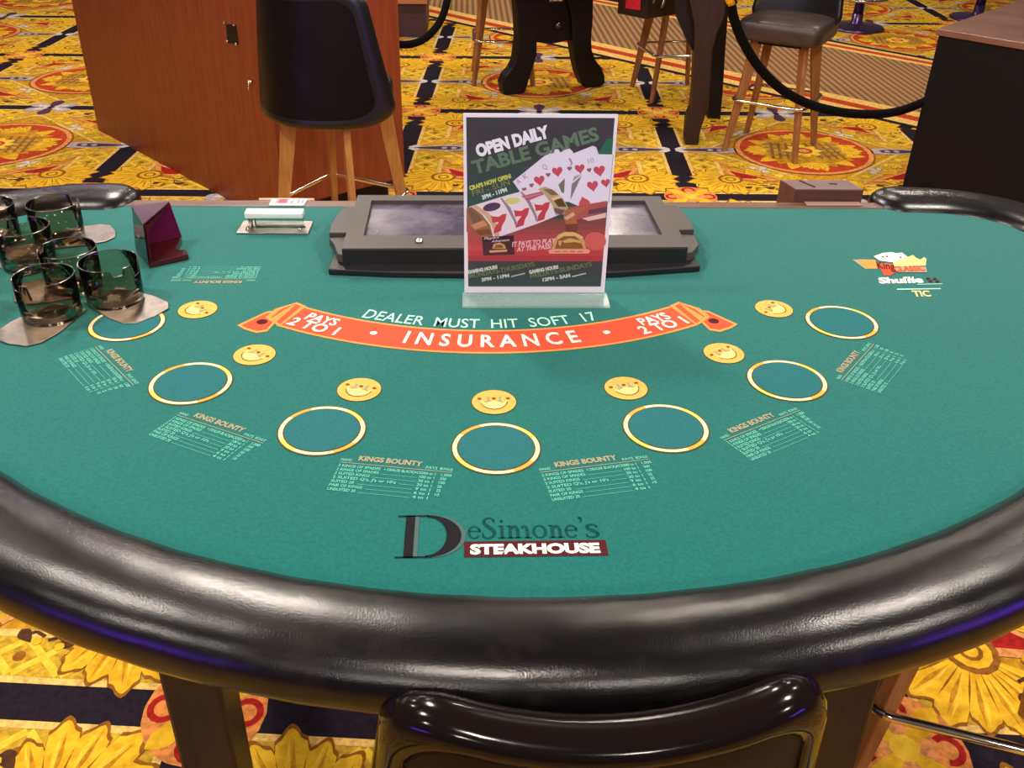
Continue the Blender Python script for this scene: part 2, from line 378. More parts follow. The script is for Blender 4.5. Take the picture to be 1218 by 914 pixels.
for i, p in enumerate(rp):                     # padded rail: a soft superellipse section
    a = rp[max(0, i-1)]; b_ = rp[min(N_-1, i+1)]; t = (b_-a).normalized(); s = t.cross(V(0, 0, 1)).normalized(); k = sc_[i]
    ring = []
    for j in range(28):
        th = 2*PI*j/28; ex = 2/2.25
        cx = math.copysign(abs(math.cos(th))**ex, math.cos(th)); sz = math.copysign(abs(math.sin(th))**ex, math.sin(th))
        wob = 1+.007*math.sin(i*.9)*math.sin(i*.23+j*.4)
        bk = min(1, max(0, (p.y-.3)/.4)); ring.append(p + s*(RA*k*cx*wob) + V(0, 0, -.007*bk + (RB-.007*bk)*(k*.8+.2 if k > .3 else k)*sz*wob))
    Ls.append(ring)
loops(rail, Ls, LEATHER)
tag(rail.build('padded_rail', table))
# felt
fb = MB()
inner = [(TX+(RC)*math.cos(rad(a)), cy0+(RC)*math.sin(rad(a))) for a in range(-168, -11, 4)]
fpts = inner + [(TX+.982, .56), (TX+.972, .66), (TX+.93, .745), (TX+.93, .757), (TX-.93, .757), (TX-.93, .745), (TX-.972, .66), (TX-.982, .56)]
slab(fb, fpts, TZ-.02, TZ, FELT)
felt = fb.build('felt_surface', table)
wb = MB(); slab(wb, [(TX-.82, .757), (TX+.82, .757), (TX+.82, .786), (TX-.82, .786)], TZ-.035, TZ+.0015, TRIMWOOD)
wb.build('wooden_back_edge', table, .002)
ub = MB()
ap = [(TX+.93*math.cos(rad(a)), cy0+.93*math.sin(rad(a))) for a in range(-180, 1, 6)] + [(TX+.93, .775), (TX-.93, .775)]
slab(ub, ap, TZ-.12, TZ-.0205, BLACKWOOD); ub.build('apron', table)
for x, y in ((-.435, .10), (.545, .10), (-.435, .62), (.545, .62)):
    lb = MB(); prism(lb, [(x-.0425, y-.04, 0), (x+.0425, y-.04, 0), (x+.0425, y+.04, 0), (x-.0425, y+.04, 0)], (0, 0, TZ-.1205), DARKWOOD)
    lb.build('leg', table, .006)

# prints on the felt ---------------------------------------------------------
def ink(name, rgb): return mat('ink_'+name, rgb, .9, spec=.1, noise=(300, tuple(int(v*.9) for v in rgb), .4, .7), bump=(900, .2, .001))
I_gold, I_cream, I_dark = ink('gold', (206, 158, 72)), ink('cream', (218, 204, 164)), ink('dark_outline', (86, 66, 30))
I_in, I_crown, I_crown2 = ink('circle_blue', (38, 98, 103)), ink('crown_yellow', (214, 164, 84)), ink('crown_pale', (226, 200, 126))
I_orange, I_orange2, I_white = ink('orange_red', (204, 78, 54)), ink('light_orange', (222, 138, 72)), ink('white', (214, 214, 206))
I_mint, I_title, I_blk = ink('mint', (108, 190, 168)), ink('title_tan', (150, 142, 116)), ink('black', (28, 26, 30))
I_green, I_maroon, I_umber = ink('dark_green', (10, 66, 66)), ink('maroon', (76, 26, 30)), ink('umber', (120, 78, 22))
I_text = ink('pale_mint', (170, 220, 200))
def ftext(mb, s, o, u, v, m, z, bold=0, shear=0):   # text from point o with width vector u and height vector v
    o = Vector(o); u = Vector(u); v = Vector(v)
    text(mb, s, lambda a, b: V(o.x+u.x*a+v.x*b, o.y+u.y*a+v.y*b, z), m, bold, shear)
def flatring(mb, cx, cy, r0, r1, z, mf, n=64, a0=0, a1=2*PI):
    o = arc(cx, cy, r1, a0, a1, n); i = arc(cx, cy, r0, a0, a1, n)
    for j in range(n): mb.poly([(*i[j], z), (*o[j], z), (*o[j+1], z), (*i[j+1], z)], mf(j/n))
def flatdisc(mb, cx, cy, r, z, m, n=48, r2=None): mb.poly([(x, y, z) for x, y in arc(cx, cy, r, 0, 2*PI*(n-1)/n, n-1, r2)], m)
Z1 = TZ+.0006
circles = [(0, 0, 0), (-.2054, .0388, -21), (.2054, .0388, 21), (-.3845, .147, -42), (.3845, .147, 42), (-.5115, .308, -63), (.5115, .308, 63)]
gold2 = mat('ink_gold_bright', (222, 190, 90), .9, spec=.1)
for x, y, a in circles:
    mb = MB(); flatdisc(mb, x, y, .0525, Z1, I_dark); flatdisc(mb, x, y, .0508, Z1+.0002, I_gold)
    flatring(mb, x, y, .0456, .0508, Z1+.0004, lambda t: (I_cream if (t*4+.4) % 1 < .62 else (gold2 if (t*2+.2) % 1 < .5 else I_gold)))
    flatdisc(mb, x, y, .0456, Z1+.0006, I_dark); flatdisc(mb, x, y, .0441, Z1+.0008, I_in)
    mb.build('betting_circle', felt)
for x, y, a in [(0, .0984, 0), (-.170, .1294, -16), (.170, .1294, 16), (-.3176, .2187, -38), (.3176, .2187, 38), (-.4234, .3509, -58), (.4234, .3509, 58)]:
    mb = MB(); flatdisc(mb, x, y, .0284, Z1, I_dark); flatdisc(mb, x, y, .0275, Z1+.0002, I_crown)
    ca, sa = math.cos(rad(a)), math.sin(rad(a))
    T = lambda u, v: (x+.0275*(u*ca-v*sa), y+.0275*(u*sa+v*ca))
    q = [(-.62, .2), (-.52, -.25), (-.3, -.5), (0, -.6), (.3, -.5), (.52, -.25), (.62, .2), (.42, -.1), (.2, .0), (0, .06), (-.2, 0), (-.42, -.1)]
    mb.poly([(*T(*p), Z1+.0004) for p in q], I_crown2)
    for (u, v) in ((-.66, .24), (0, .26), (.64, .26)):
        mb.poly([(*T(u+.1*math.cos(t), v+.1*math.sin(t)*.9), Z1+.0008) for t in [i*PI/4 for i in range(8)]], I_umber)
    for s in (-1, 1):
        mb.poly([(*T(s*.34, .42), Z1+.0006), (*T(s*.2, .40), Z1+.0006), (*T(s*.22, .2), Z1+.0006), (*T(s*.12, .06), Z1+.0006), (*T(s*.42, -.06), Z1+.0006), (*T(s*.30, .2), Z1+.0006)], I_title)
    for i in range(10):
        t0, t1 = rad(200+i*15), rad(215+i*15)
        e = lambda t, k: T(.63*k*math.cos(t), .15+.75*k*math.sin(t)) if 0 else T(.6*k*math.cos(t), .1+.72*k*math.sin(t))
        mb.poly([(*e(t0, 1), Z1+.0009), (*e(t0, 1.06), Z1+.0009), (*e(t1, 1.06), Z1+.0009), (*e(t1, 1), Z1+.0009)], I_umber)
    mb.build('crown_medallion', felt)
# insurance ribbon
mb = MB(); BX, BY, R0, R1 = -.001, .816, .5300, .5965
A0, A1 = rad(-90-30.4), rad(-90+30.4)
flatring(mb, BX, BY, R0, R1, Z1, lambda t: I_orange2, 60, A0, A1); flatring(mb, BX, BY, R0+.0045, R1-.0045, Z1+.0002, lambda t: I_orange, 60, A0, A1)
for s in (-1, 1):
    q = [(.300, .380), (.279, .366), (.302, .302), (.318, .318), (.336, .330)]
    mb.poly([(s*x, y, Z1+.0003) for x, y in [(.268, .360), (.284, .373), (.312, .352), (.322, .325), (.302, .303), (.296, .300)]], I_orange2)
    mb.poly([(s*x, y, Z1+.0004) for x, y in [(.276, .360), (.286, .368), (.304, .350), (.314, .326), (.301, .308), (.297, .306)]], I_orange)
    mb.poly([(s*x, y, Z1+.0005) for x, y in [(.284, .366), (.290, .362), (.312, .324), (.304, .312)]], I_orange2)
    mb.poly([(s*x, y, Z1+.0001) for x, y in [(.305, .347), (.323, .344), (.357, .302), (.345, .290), (.326, .279), (.312, .284), (.305, .310)]], I_orange2)
    mb.poly([(s*x, y, Z1+.0002) for x, y in [(.308, .342), (.322, .339), (.351, .302), (.342, .294), (.326, .285), (.314, .290), (.309, .310)]], I_orange)
    flatdisc(mb, s*.324, .312, .008, Z1+.0003, I_maroon, 12)
def arctext(mb, s, r, h, a0, a1, m, z, bold=0, cx=BX, cy=BY, shear=0):
    def f(u, v):
        a = a0+(a1-a0)*u; rr = r-h*v; return V(cx+rr*math.cos(a), cy+rr*math.sin(a), z)
    text(mb, s, f, m, bold, shear)
sp = lambda s: ' '.join(s)
arctext(mb, sp('INSURANCE'), .579, .033, rad(-90-12.1), rad(-90+12.6), I_white, Z1+.0008, .022)
for a in (-16.8, 17.0): flatdisc(mb, BX+.563*math.cos(rad(-90+a)), BY+.563*math.sin(rad(-90+a)), .0052, Z1+.0008, I_white, 16)
for s in (-1, 1):
    arctext(mb, 'PAYS', .562, .020, rad(-90+s*25.6-2.6), rad(-90+s*25.6+2.6), I_white, Z1+.0008, .025)
    arctext(mb, '2 TO 1', .586, .022, rad(-90+s*25.6-3.9), rad(-90+s*25.6+3.9), I_white, Z1+.0008, .025)
mb.build('insurance_banner', felt)
mb = MB(); arctext(mb, 'DEALER  MUST  HIT  SOFT  17', .5235, .0265, rad(-90-20.6), rad(-90+17.6), I_text, Z1, .006); mb.build('rule_lettering', felt)
# payout tables
rows = [('2 KINGS OF SPADES', '+ DEALER BLACKJACK', '1000 to 1', '1,000'), ('2 KINGS OF SPADES', '', '100 to 1', '500'), ('2 SUITED KINGS', '', '30 to 1', '100'),
        ("2 SUITED Q's, J's or 10's", '', '20 to 1', '50'), ('SUITED 20', '', '9 to 1', '25'), ('PAIR OF KINGS', '', '6 to 1', '10'), ('UNSUITED 20', '', '4 to 1', '')]
for (x, y, x2, y2, h) in [(-.176, -.018, -.048, -.040, .062), (.047, -.041, .175, -.017, .063), (-.380, .080, -.266, .019, .058), (.266, .018, .377, .082, .058),
                          (-.528, .246, -.449, .147, .060), (.451, .151, .530, .248, .062), (-.359, .446, -.487, .446, .056)]:
    mb = MB(); u = V(x2-x, y2-y); W = u.length; u = u/W; d = V(u.y, -u.x)
    if W > .129: W = .129
    if (x, y) == (-.359, .446): d = V(0, 1)
    pt = lambda a, b: (x+u.x*a+d.x*b, y+u.y*a+d.y*b)
    ih = -d                                     # up direction of letters
    def T2(s, a, b, w, hh, m, bold=.01): o = pt(a, b); ftext(mb, s, (o[0], o[1]), u*w, ih*hh, m, Z1, bold)
    T2('KINGS BOUNTY', W*.15, .001, W*.57, .0085, I_title, .045)
    T2('HAND', 0, .0045, W*.1, .0045, I_mint); T2('PAYS', W*.76, .0045, W*.1, .0045, I_mint); T2('BONUS', W*.885, .0045, W*.11, .0045, I_mint)
    mb.poly([(*pt(0, .007), Z1), (*pt(W, .007), Z1), (*pt(W, .008), Z1), (*pt(0, .008), Z1)], I_title)
    for i, r in enumerate(rows):
        b = .0155+i*(h-.016)/6.4; hh = .0046
        w = W*.022*len(r[0]); T2(r[0], 0, b, w, hh, I_mint, .012)
        e = w
        if r[1]: T2(r[1], w+W*.03, b, W*.34, hh, I_mint, .012); e = w+W*.38
        if e < W*.66: mb.poly([(*pt(e+.003, b-.0002), Z1), (*pt(W*.71, b-.0002), Z1), (*pt(W*.71, b-.0006), Z1), (*pt(e+.003, b-.0006), Z1)], I_mint)
        T2(r[2], W*.73, b, W*.13, hh, I_mint, .012)
        if r[3]: T2(r[3], W*.91, b, W*.018*len(r[3]), hh, I_mint, .012)
    mb.build('payout_table', felt)
# steakhouse logo with drawn roman letters
def rstrip(cx, cy, rx, ry, ts, tt, a0, a1, n=20):   # ring stroke, thicker at the sides (ts) than at top (tt)
    out = []
    for i in range(n):
        q = []
        for a, inner in ((a0+(a1-a0)*i/n, 0), (a0+(a1-a0)*(i+1)/n, 0), (a0+(a1-a0)*(i+1)/n, 1), (a0+(a1-a0)*i/n, 1)):
            c, s = math.cos(rad(a)), math.sin(rad(a)); q.append((cx+(rx-inner*ts*1.3)*c, cy+(ry-inner*tt*1.35)*s))
        out.append(q)
    return out
def R_(x0, y0, x1, y1): return [[(x0, y0), (x1, y0), (x1, y1), (x0, y1)]]
def var(pts, ws):
    P = catmull([V(*p, 0) for p in pts], 4); out = []; n = len(P)
    W = [ws[min(int(i/4), len(ws)-1)]*(1-(i/4) % 1)+ws[min(int(i/4)+1, len(ws)-1)]*((i/4) % 1) for i in range(n)]
    for i in range(n-1):
        t = (P[i+1]-P[i]).normalized(); nn = V(-t.y, t.x, 0)
        out.append([tuple((P[i]+nn*W[i]/2)[:2]), tuple((P[i]-nn*W[i]/2)[:2]), tuple((P[i+1]-nn*W[i+1]/2)[:2]), tuple((P[i+1]+nn*W[i+1]/2)[:2])])
    return out
def L_D(): return R_(.12, 0, .25, 1) + R_(0, 0, .45, .03) + R_(0, .97, .45, 1) + rstrip(.42, .5, .50, .5, .16, .035, -90, 90, 24)
def L_e(): return rstrip(.25, .3, .25, .31, .075, .04, 20, 325) + R_(.05, .33, .46, .37) + rstrip(.25, .3, .25, .31, .05, .04, 0, 30, 4)
def L_o(): return rstrip(.28, .3, .28, .31, .085, .04, 0, 360, 26)
def L_i(): return R_(.08, 0, .20, .6) + R_(0, 0, .28, .045) + R_(0, .56, .14, .6) + rstrip(.13, .82, .06, .06, .06, .06, 0, 360, 10)
def L_n(k=1):
    o = R_(.08, 0, .20, .6) + R_(0, 0, .28, .045) + R_(0, .56, .14, .6)
    for j in range(k):
        x = .36*j; o += rstrip(x+.31, .36, .16, .25, .09, .07, 0, 150, 10) + R_(x+.36, 0, x+.48, .38) + R_(x+.29, 0, x+.57, .045)
    return o
def L_S(h=1.0):
    q = [(.44, .80), (.36, .95), (.22, .98), (.09, .90), (.07, .74), (.2, .58), (.36, .44), (.46, .28), (.40, .1), (.22, .01), (.08, .06), (.02, .22)]
    o = var([(x, y*h) for x, y in q], [.05, .06, .07, .09, .13, .15, .15, .13, .09, .06, .06, .05])
    return o + R_(.43, .72*h, .46, .97*h) + R_(0, .03*h, .03, .28*h)
def L_q(): return rstrip(.08, .93, .07, .07, .07, .07, 0, 360, 10) + var([(.14, .92), (.13, .8), (.05, .70)], [.06, .05, .02])
mb = MB()
def put(polys, x, y, sx, sy, m, z): 
    for q in polys: mb.poly([(x+sx*a, y+sy*b, z) for a, b in q], m)
grey_ink = ink('slate', (70, 92, 88))
put(L_D(), -.1015, -.187, .072, .0655, grey_ink, Z1); put(L_D(), -.106, -.187, .072, .0655, I_blk, Z1+.0003)
xx = -.0335
for Lf, w, k in ((L_e, .55, 1), (L_S, .60, 1), (L_i, .31, 1), (lambda: L_n(2), .96, 1), (L_o, .62, 1), (L_n, .60, 1), (L_e, .55, 1), (L_q, .24, 1), (lambda: L_S(.62), .5, 1)):
    put(Lf(), xx, -.159, .0275, .033, I_green, Z1); xx += .0275*w
mb.poly([(-.037, -.187, Z1), (.1075, -.187, Z1), (.107, -.1635, Z1), (-.037, -.1635, Z1)], I_maroon)
ftext(mb, 'STEAKHOUSE', (-.031, -.1825), (.131, 0), (0, .0135), I_white, Z1+.0003, .055)
mb.build('steakhouse_logo', felt)
# game logo at the right
mb = MB()
def fp(pts, m, z): mb.poly([tuple(at(x, y, z)) for x, y in pts], m)
fp([(1014, 309), (1024, 308.5), (1040, 309), (1044, 314), (1045, 320), (1029, 320)], I_title, Z1)
fp([(1022, 310), (1040, 309), (1044, 312), (1044, 319), (1029, 319)], I_orange2, Z1+.0002)
fp([(1043, 313), (1062, 314), (1068, 322), (1060, 327.5), (1052, 328)], I_orange, Z1+.0003)
fp([(1039, 305), (1050, 301), (1061, 300), (1066, 301.5), (1073, 300.5), (1080, 306), (1078, 310), (1060, 312), (1046, 310)], I_white, Z1+.0004)
for x, y in ((1050, 305.5), (1055, 305), (1071, 306)): fp([(x-1.5, y), (x, y-1), (x+1.5, y), (x, y+1)], I_maroon, Z1+.0009)
fp([(1062, 312), (1076, 307), (1082, 305), (1086, 303.5), (1090, 307), (1095, 309), (1099, 306), (1102, 308), (1101, 317), (1064, 318)], I_crown2, Z1+.0005)
fp([(1061, 318), (1101, 316), (1103, 324), (1068, 324)], I_title, Z1+.0005)
def ltext(s, x0, y0, x1, y1, x2, y2, m, z, bold=0):   # baseline start, baseline end, top of first letter
    a, b, c = at(x0, y0, z), at(x1, y1, z), at(x2, y2, z); ftext(mb, s, a, b-a, c-a, m, z, bold)
ltext('CLASSIC', 1064, 323, 1101, 322, 1062, 317, I_orange, Z1+.0009, .04)
ltext('King', 1044, 319, 1065, 321, 1042, 311, I_maroon, Z1+.0009, .01)
ltext('Shuffle', 1046, 337, 1099, 336, 1044, 330.5, I_white, Z1, .05)
for x, y in ((1104, 331.5), (1112, 331.8), (1107, 334.5), (1115, 334.8)): fp([(x-3, y), (x, y-1.6), (x+3, y), (x, y+1.6)], I_maroon, Z1+.0003)
fp([(1091, 338), (1121, 337.4), (1121, 338), (1091, 338.6)], I_text, Z1)
fp([(1067, 343.6), (1119, 343), (1119, 344), (1067, 344.8)], I_text, Z1)
ltext('TIC', 1087, 352.5, 1108, 352.5, 1084, 346, I_crown2, Z1, .03)
mb.build('game_logo', felt)

# ---------------------------------------------------------------- things on the table
# covered chip tray
tray = thing('chip_tray', 'grey black locking chip tray with dusty smoked window at the back of the felt', 'chip tray', (.045, .57, TZ))
mb = MB(); slab(mb, [(-.247, .520), (-.249, .468), (-.15, .458), (.044, .4525), (.20, .458), (.339, .480), (.336, .525), (.33, .70), (-.235, .70)], TZ+.0005, TZ+.011, TRAY_D)
mb.build('base_plate', tray, .002)
mb = MB(); zt = TZ+.040
O = [(-.227, .480), (.317, .488), (.311, .712), (-.224, .712)]; Wn = [(-.198, .531), (.285, .537), (.280, .690), (-.198, .686)]
vs = [(x, y, zt) for x, y in O] + [(x, y, zt) for x, y in Wn] + [(x, y, TZ+.011) for x, y in O] + [(x, y, zt-.008) for x, y in Wn]
fs = []
for i in range(4):
    j = (i+1) % 4; fs += [[i, j, 4+j, 4+i], [8+i, 8+j, j, i][::1], [4+i, 4+j, 12+j, 12+i]]
mb.add(vs, fs, TRAY)
frontm = TRAY_D
mb.add([(-.2265, .4795, TZ+.012), (.3165, .4875, TZ+.012), (.3165, .4875, zt-.003), (-.2265, .4795, zt-.003)], [[0, 1, 2, 3]], frontm)
mb.build('lid_frame', tray)
mb = MB(); mb.poly([(x, y, zt-.0075) for x, y in Wn], WINDOW); 
mb.build('smoked_window', tray)
mb = MB(); box(mb, (.045, .5365, zt-.006), (.47, .006, .003), WHITEPL); mb.build('reflection_strip', tray)  # solid white strip drawn for the reflection along the window's front
for s, pts, low in ((-1, [(-.227, .560), (-.257, .560), (-.258, .600), (-.250, .655), (-.238, .676), (-.224, .676)], [(-.227, .488), (-.236, .492), (-.246, .53), (-.257, .555), (-.227, .56)]),
               (1, [(.317, .575), (.346, .578), (.348, .600), (.343, .66), (.336, .688), (.312, .690)], [(.317, .496), (.328, .50), (.345, .53), (.346, .57), (.317, .574)])):
    mb = MB(); slab(mb, pts, TZ+.011, TZ+.033, TRAY); slab(mb, low, TZ+.011, TZ+.026, TRAY); mb.build('side_wing', tray, .0015)
mb = MB(); lathe(mb, [(.007, 0), (.007, .003), (.0055, .005), (.001, .0055)], CHROME, 20, (-.109, .506, zt)); mb.build('lock', tray)

# sign in an acrylic stand
sign = thing('acrylic_sign', 'poster reading open daily table games in a clear upright acrylic stand', 'sign', (.069, .402, TZ))
SL, SR = at(552.5, 350.5, TZ), at(718.7, 350.5, TZ); sd = (SR-SL); SW = sd.length; sd.normalize(); sn = V(sd.y, -sd.x, 0)
SH = SW*11/8.5
def sp_(a, z, off=0): q = SL + sd*a + sn*off; return V(q.x, q.y, TZ+z)
PAPER = mat('white_paper', (236, 226, 232), .7)
mb = MB(); prism(mb, [sp_(0, .002), sp_(SW, .002), sp_(SW, SH), sp_(0, SH)], -sn*.0008, PAPER); mb.build('poster_sheet', sign)
poster = [x for x in bpy.data.objects if x.name == 'poster_sheet'][0]
mb = MB()
prism(mb, [sp_(-.001, .0008, .002), sp_(SW+.001, .0008, .002), sp_(SW+.001, SH+.002, .002), sp_(-.001, SH+.002, .002)], sn*.0015, CLEAR)
mb.build('clear_front', sign)
mb = MB(); prism(mb, [sp_(-.003, .0005, .0), sp_(SW+.003, .0005, 0), sp_(SW+.003, .0005, .046), sp_(-.003, .0005, .046)], (0, 0, .003), CLEARF); mb.build('clear_foot', sign)
PIECE = {}
def pm(rgb): 
    k = 'print_%d_%d_%d' % rgb
    return mat(k, rgb, .6, spec=.3)
pr = MB(); _lay = [0]
def pp(pts, rgb, lay=None):
    _lay[0] += 1; off = .0002+.000012*_lay[0]
    pr.poly([onplane(x, y, SL+sn*off, sn) for x, y in pts], pm(rgb))
def pt_(s, x0, y0, x1, y1, h, rgb, bold=0, shear=0, lean=None):
    _lay[0] += 1; off = .0002+.000012*_lay[0]; ux, uy = x1-x0, y1-y0; L_ = math.hypot(ux, uy)
    nx, ny = (uy/L_*h, -ux/L_*h) if lean is None else (lean, -h)
    text(pr, s, lambda u, v: onplane(x0+ux*u+nx*v, y0+uy*u+ny*v, SL+sn*off, sn), pm(rgb), bold, shear)
TL, TR, BR, BL = (554.5, 139.5), (731.2, 140.5), (714.5, 341), (557, 341)
def lerp2(a, b, t): return (a[0]+(b[0]-a[0])*t, a[1]+(b[1]-a[1])*t)
bands = [(66, 60, 68), (68, 60, 68), (66, 62, 68), (62, 66, 68), (60, 70, 70), (58, 74, 72), (58, 78, 74), (56, 82, 76), (56, 78, 74)]
for i, cbg in enumerate(bands):
    t0, t1 = i/9*.62, (i+1)/9*.62; pp([lerp2(TL, BL, t0), lerp2(TR, BR, t0), lerp2(TR, BR, t1), lerp2(TL, BL, t1)], cbg)
pp([(722, 165), (729.5, 165), (728, 184), (711, 184)], (46, 104, 84))
# red lower part
rb = [(128, 72, 66), (142, 72, 68), (158, 74, 74), (172, 74, 76), (186, 76, 78), (196, 78, 80), (188, 66, 72), (172, 60, 66)]
for i, cbg in enumerate(rb):
    t0, t1 = .60+.25*i/8, .60+.25*(i+1)/8; pp([lerp2(TL, BL, t0), lerp2(TR, BR, t0), lerp2(TR, BR, t1), lerp2(TL, BL, t1)], cbg)
pp([lerp2(TL, BL, .85), lerp2(TR, BR, .85), BR, BL], (66, 68, 68)); pp([lerp2(TL, BL, .93), lerp2(TR, BR, .93), BR, BL], (62, 74, 72))
# card fan
def card(pts): pp([(x+.6, y+.5) for x, y in pts], (150, 140, 152)); pp(pts, (226, 218, 232))
card([(610, 216), (657, 178), (664, 177.5), (672, 190), (640, 236), (624, 236)])
card([(628, 206), (676, 175.5), (681, 180), (690, 215), (660, 238), (640, 232)])
card([(648, 196), (705, 173.5), (709, 175), (716, 196), (706, 240), (664, 240)])
card([(672, 188), (708, 183.5), (729, 183.8), (724, 240), (690, 246), (676, 240)])
pp([(664, 220), (672, 212), (671, 230), (668, 229)], (118, 116, 100)); pp([(680, 219), (692, 209), (684, 226), (678.5, 238)], (128, 122, 124)); pp([(683, 210), (692, 207), (681, 216)], (158, 150, 142))
def heart(x, y, r, rgb=(196, 76, 92), a=-.15):
    q = []
    for i in range(20):
        t = 2*PI*i/20; hx = 16*math.sin(t)**3/16; hy = -(13*math.cos(t)-5*math.cos(2*t)-2*math.cos(3*t)-math.cos(4*t))/15
        q.append((x+r*(hx*math.cos(a)-hy*math.sin(a)), y+r*(hx*math.sin(a)+hy*math.cos(a))))
    pp(q, rgb)
for x, y, r in ((641.6, 214.5, 6.5), (663, 204, 6.4), (689.7, 200.5, 6), (713, 203, 7), (705, 221, 6.8), (720.5, 217.5, 5.5)): heart(x, y, r)
heart(694.6, 241, 7, (200, 82, 90), PI-.3)
for x, y in ((623.7, 225.5), (632.2, 220.5), (652, 208), (677.4, 200.5), (700.8, 202.3)): heart(x, y, 2.9, (160, 84, 106))
for s, x, y in (('A', 616, 220), ('K', 624, 213.5), ('Q', 647, 202.5), ('J', 676.5, 195.5)): pt_(s, x, y, x+4.5, y-2.5, 6, (170, 130, 160))
pt_('10', 700.5, 195, 707, 193, 6, (176, 150, 160))
# headline
pt_('OPEN DAILY', 568, 186.5, 654.5, 162.5, 13.5, (238, 232, 240), .06)
pt_('TABLE GAMES', 564, 207.5, 713.5, 166, 15.5, (100, 124, 100), .035)
pt_('CRAPS NOW OPEN!', 559, 226.5, 608.5, 211.5, 4.8, (206, 208, 96), .05); pt_('FRI - SUN', 562.5, 233.5, 607, 219.5, 6.2, (128, 128, 78), .015)
pt_('3PM - 11PM', 574, 237.5, 603.5, 227.5, 4.6, (214, 224, 214), .05)
# slot reels
pp([(558, 246), (604, 232), (640, 222.5), (660, 223), (668, 240), (664, 256), (640, 266), (585, 285), (572, 272)], (228, 214, 222))
pp([(561, 245.5), (566, 244), (582, 254), (592, 268), (594, 281), (589, 283), (585, 268), (576, 256)], (206, 170, 130))
for x in (0, 24): pp([(595+x, 236-x*.31), (597+x, 235.5-x*.31), (607+x, 247-x*.3), (615+x, 265-x*.3), (614+x, 272-x*.3), (611+x, 263-x*.3), (603+x, 248-x*.3)], (150, 128, 142))
pp([(555, 247.5), (561, 246), (573, 255), (583, 268), (587, 283), (572, 284), (560, 272), (555, 258)], (150, 104, 76))
pp([(556, 249), (560, 248), (570, 256), (576, 264), (563, 268)], (120, 92, 70)); pp([(560, 268), (575, 262), (580, 268), (565, 273)], (206, 140, 100)); pp([(565, 275), (582, 272), (585, 279), (570, 280)], (132, 74, 48))
pp([(555, 258), (560, 272), (572, 285), (560, 285), (555, 275)], (176, 84, 78))
for x, y in ((584, 277), (611, 270), (635.5, 263)):     # the three sevens
    k = .95; sh = [(0, -22), (2, -20.5), (10, -20), (14, -23), (19.5, -24), (18, -16), (14, -9), (12.5, -2), (3, 1), (5, -7), (10, -13.5), (4, -13), (2, -12)]
    pp([(x+a*k, y+b*k+.0) for a, b in sh], (194, 66, 76))
pp([(585+10.5*math.cos(t), 246.3+5*math.sin(t)-1.8*math.cos(t)) for t in [i*PI/8 for i in range(16)]], (84, 62, 88))
pp([(609.5+9*math.cos(t), 239+4*math.sin(t)-.8*math.cos(t)) for t in [i*PI/8 for i in range(16)]], (206, 202, 120))
pp([(620, 233.5), (645, 227.5), (648, 231), (628, 239)], (170, 88, 104)); pp([(622, 234.5), (643, 229.5), (645, 231), (627, 236)], (196, 120, 130))
pp([(640, 225), (648, 222), (660, 227), (670, 237), (676, 247), (672, 255), (661, 256), (657, 244), (649, 233)], (184, 160, 124))
pp([(646, 225), (656, 225), (664, 232), (656, 232.5)], (128, 100, 74)); pp([(658, 238), (668, 236), (674, 246), (664, 246)], (96, 68, 36)); pp([(658, 247), (672, 250), (668, 256), (660, 253)], (112, 84, 92)); pp([(656, 236), (666, 232.5), (668, 235), (658, 239)], (224, 196, 150))
# tie bar, gold figure, streaks
pp([(676, 247), (722, 239), (721, 252), (684, 262), (676, 258)], (176, 86, 84)); pp([(700, 250), (721.5, 246), (721, 252), (700, 255)], (106, 66, 80)); pp([(692, 260), (721, 253), (720.5, 259), (700, 263)], (234, 190, 182))
pp([(672, 250), (700, 246), (684, 258), (688, 268), (674, 270), (670, 258)], (172, 104, 72)); pp([(671, 259), (682, 252), (684, 256), (674, 262)], (216, 172, 138)); pp([(673, 267), (688, 266), (686, 276), (673, 276)], (122, 62, 44))
pp([(708+13*math.cos(t), 287+11*math.sin(t)) for t in [i*PI/10 for i in range(20)]], (206, 100, 94))
pp([(573.5, 282.5), (611, 280), (612, 303), (575, 304)], (78, 44, 50)); pp([(573.5, 282.5), (611, 280), (611, 286), (574, 288)], (50, 38, 44))
pt_('Players', 575.5, 285.5, 594, 283.5, 2.8, (214, 190, 196), .02, .3); pt_('Advantage', 584.5, 288.5, 606, 286.5, 2.6, (214, 190, 196), .02, .3)
pp([(585.5, 296), (587, 290.5), (594, 288.5), (600, 291), (602, 296)], (208, 156, 104)); pp([(588, 295), (590, 291.5), (597, 291.5), (599, 295)], (130, 84, 50)); pp([(582, 298), (603.5, 297), (603, 299.5), (582.5, 300.8)], (216, 160, 110))
pt_('IT PAYS TO PLAY', 609, 293.8, 661.5, 289, 5.6, (240, 186, 192), .03, .25); pt_('AT THE PASS!', 614.5, 299.5, 656.5, 295.5, 5.4, (240, 186, 192), .03, .25)
dome = [(656, 297), (659, 286), (664, 279), (672, 275.8), (682, 276), (690, 279.5), (695, 286), (697.5, 297)]
pp(dome, (206, 156, 110)); pp([(660, 296), (663, 286), (670, 281), (684, 281), (690, 286), (694, 296)], (138, 92, 44)); pp([(662.5, 282), (670, 277), (684, 277), (694, 282), (692, 284.5), (684, 280.5), (672, 280.5), (664, 284.5)], (224, 184, 122))
pp([(668, 287), (678, 283.5), (691, 286.5), (691, 289.5), (684, 288), (672, 289)], (208, 168, 96)); pp([(664, 287), (668, 286), (667, 293), (664.5, 291)], (208, 168, 96))
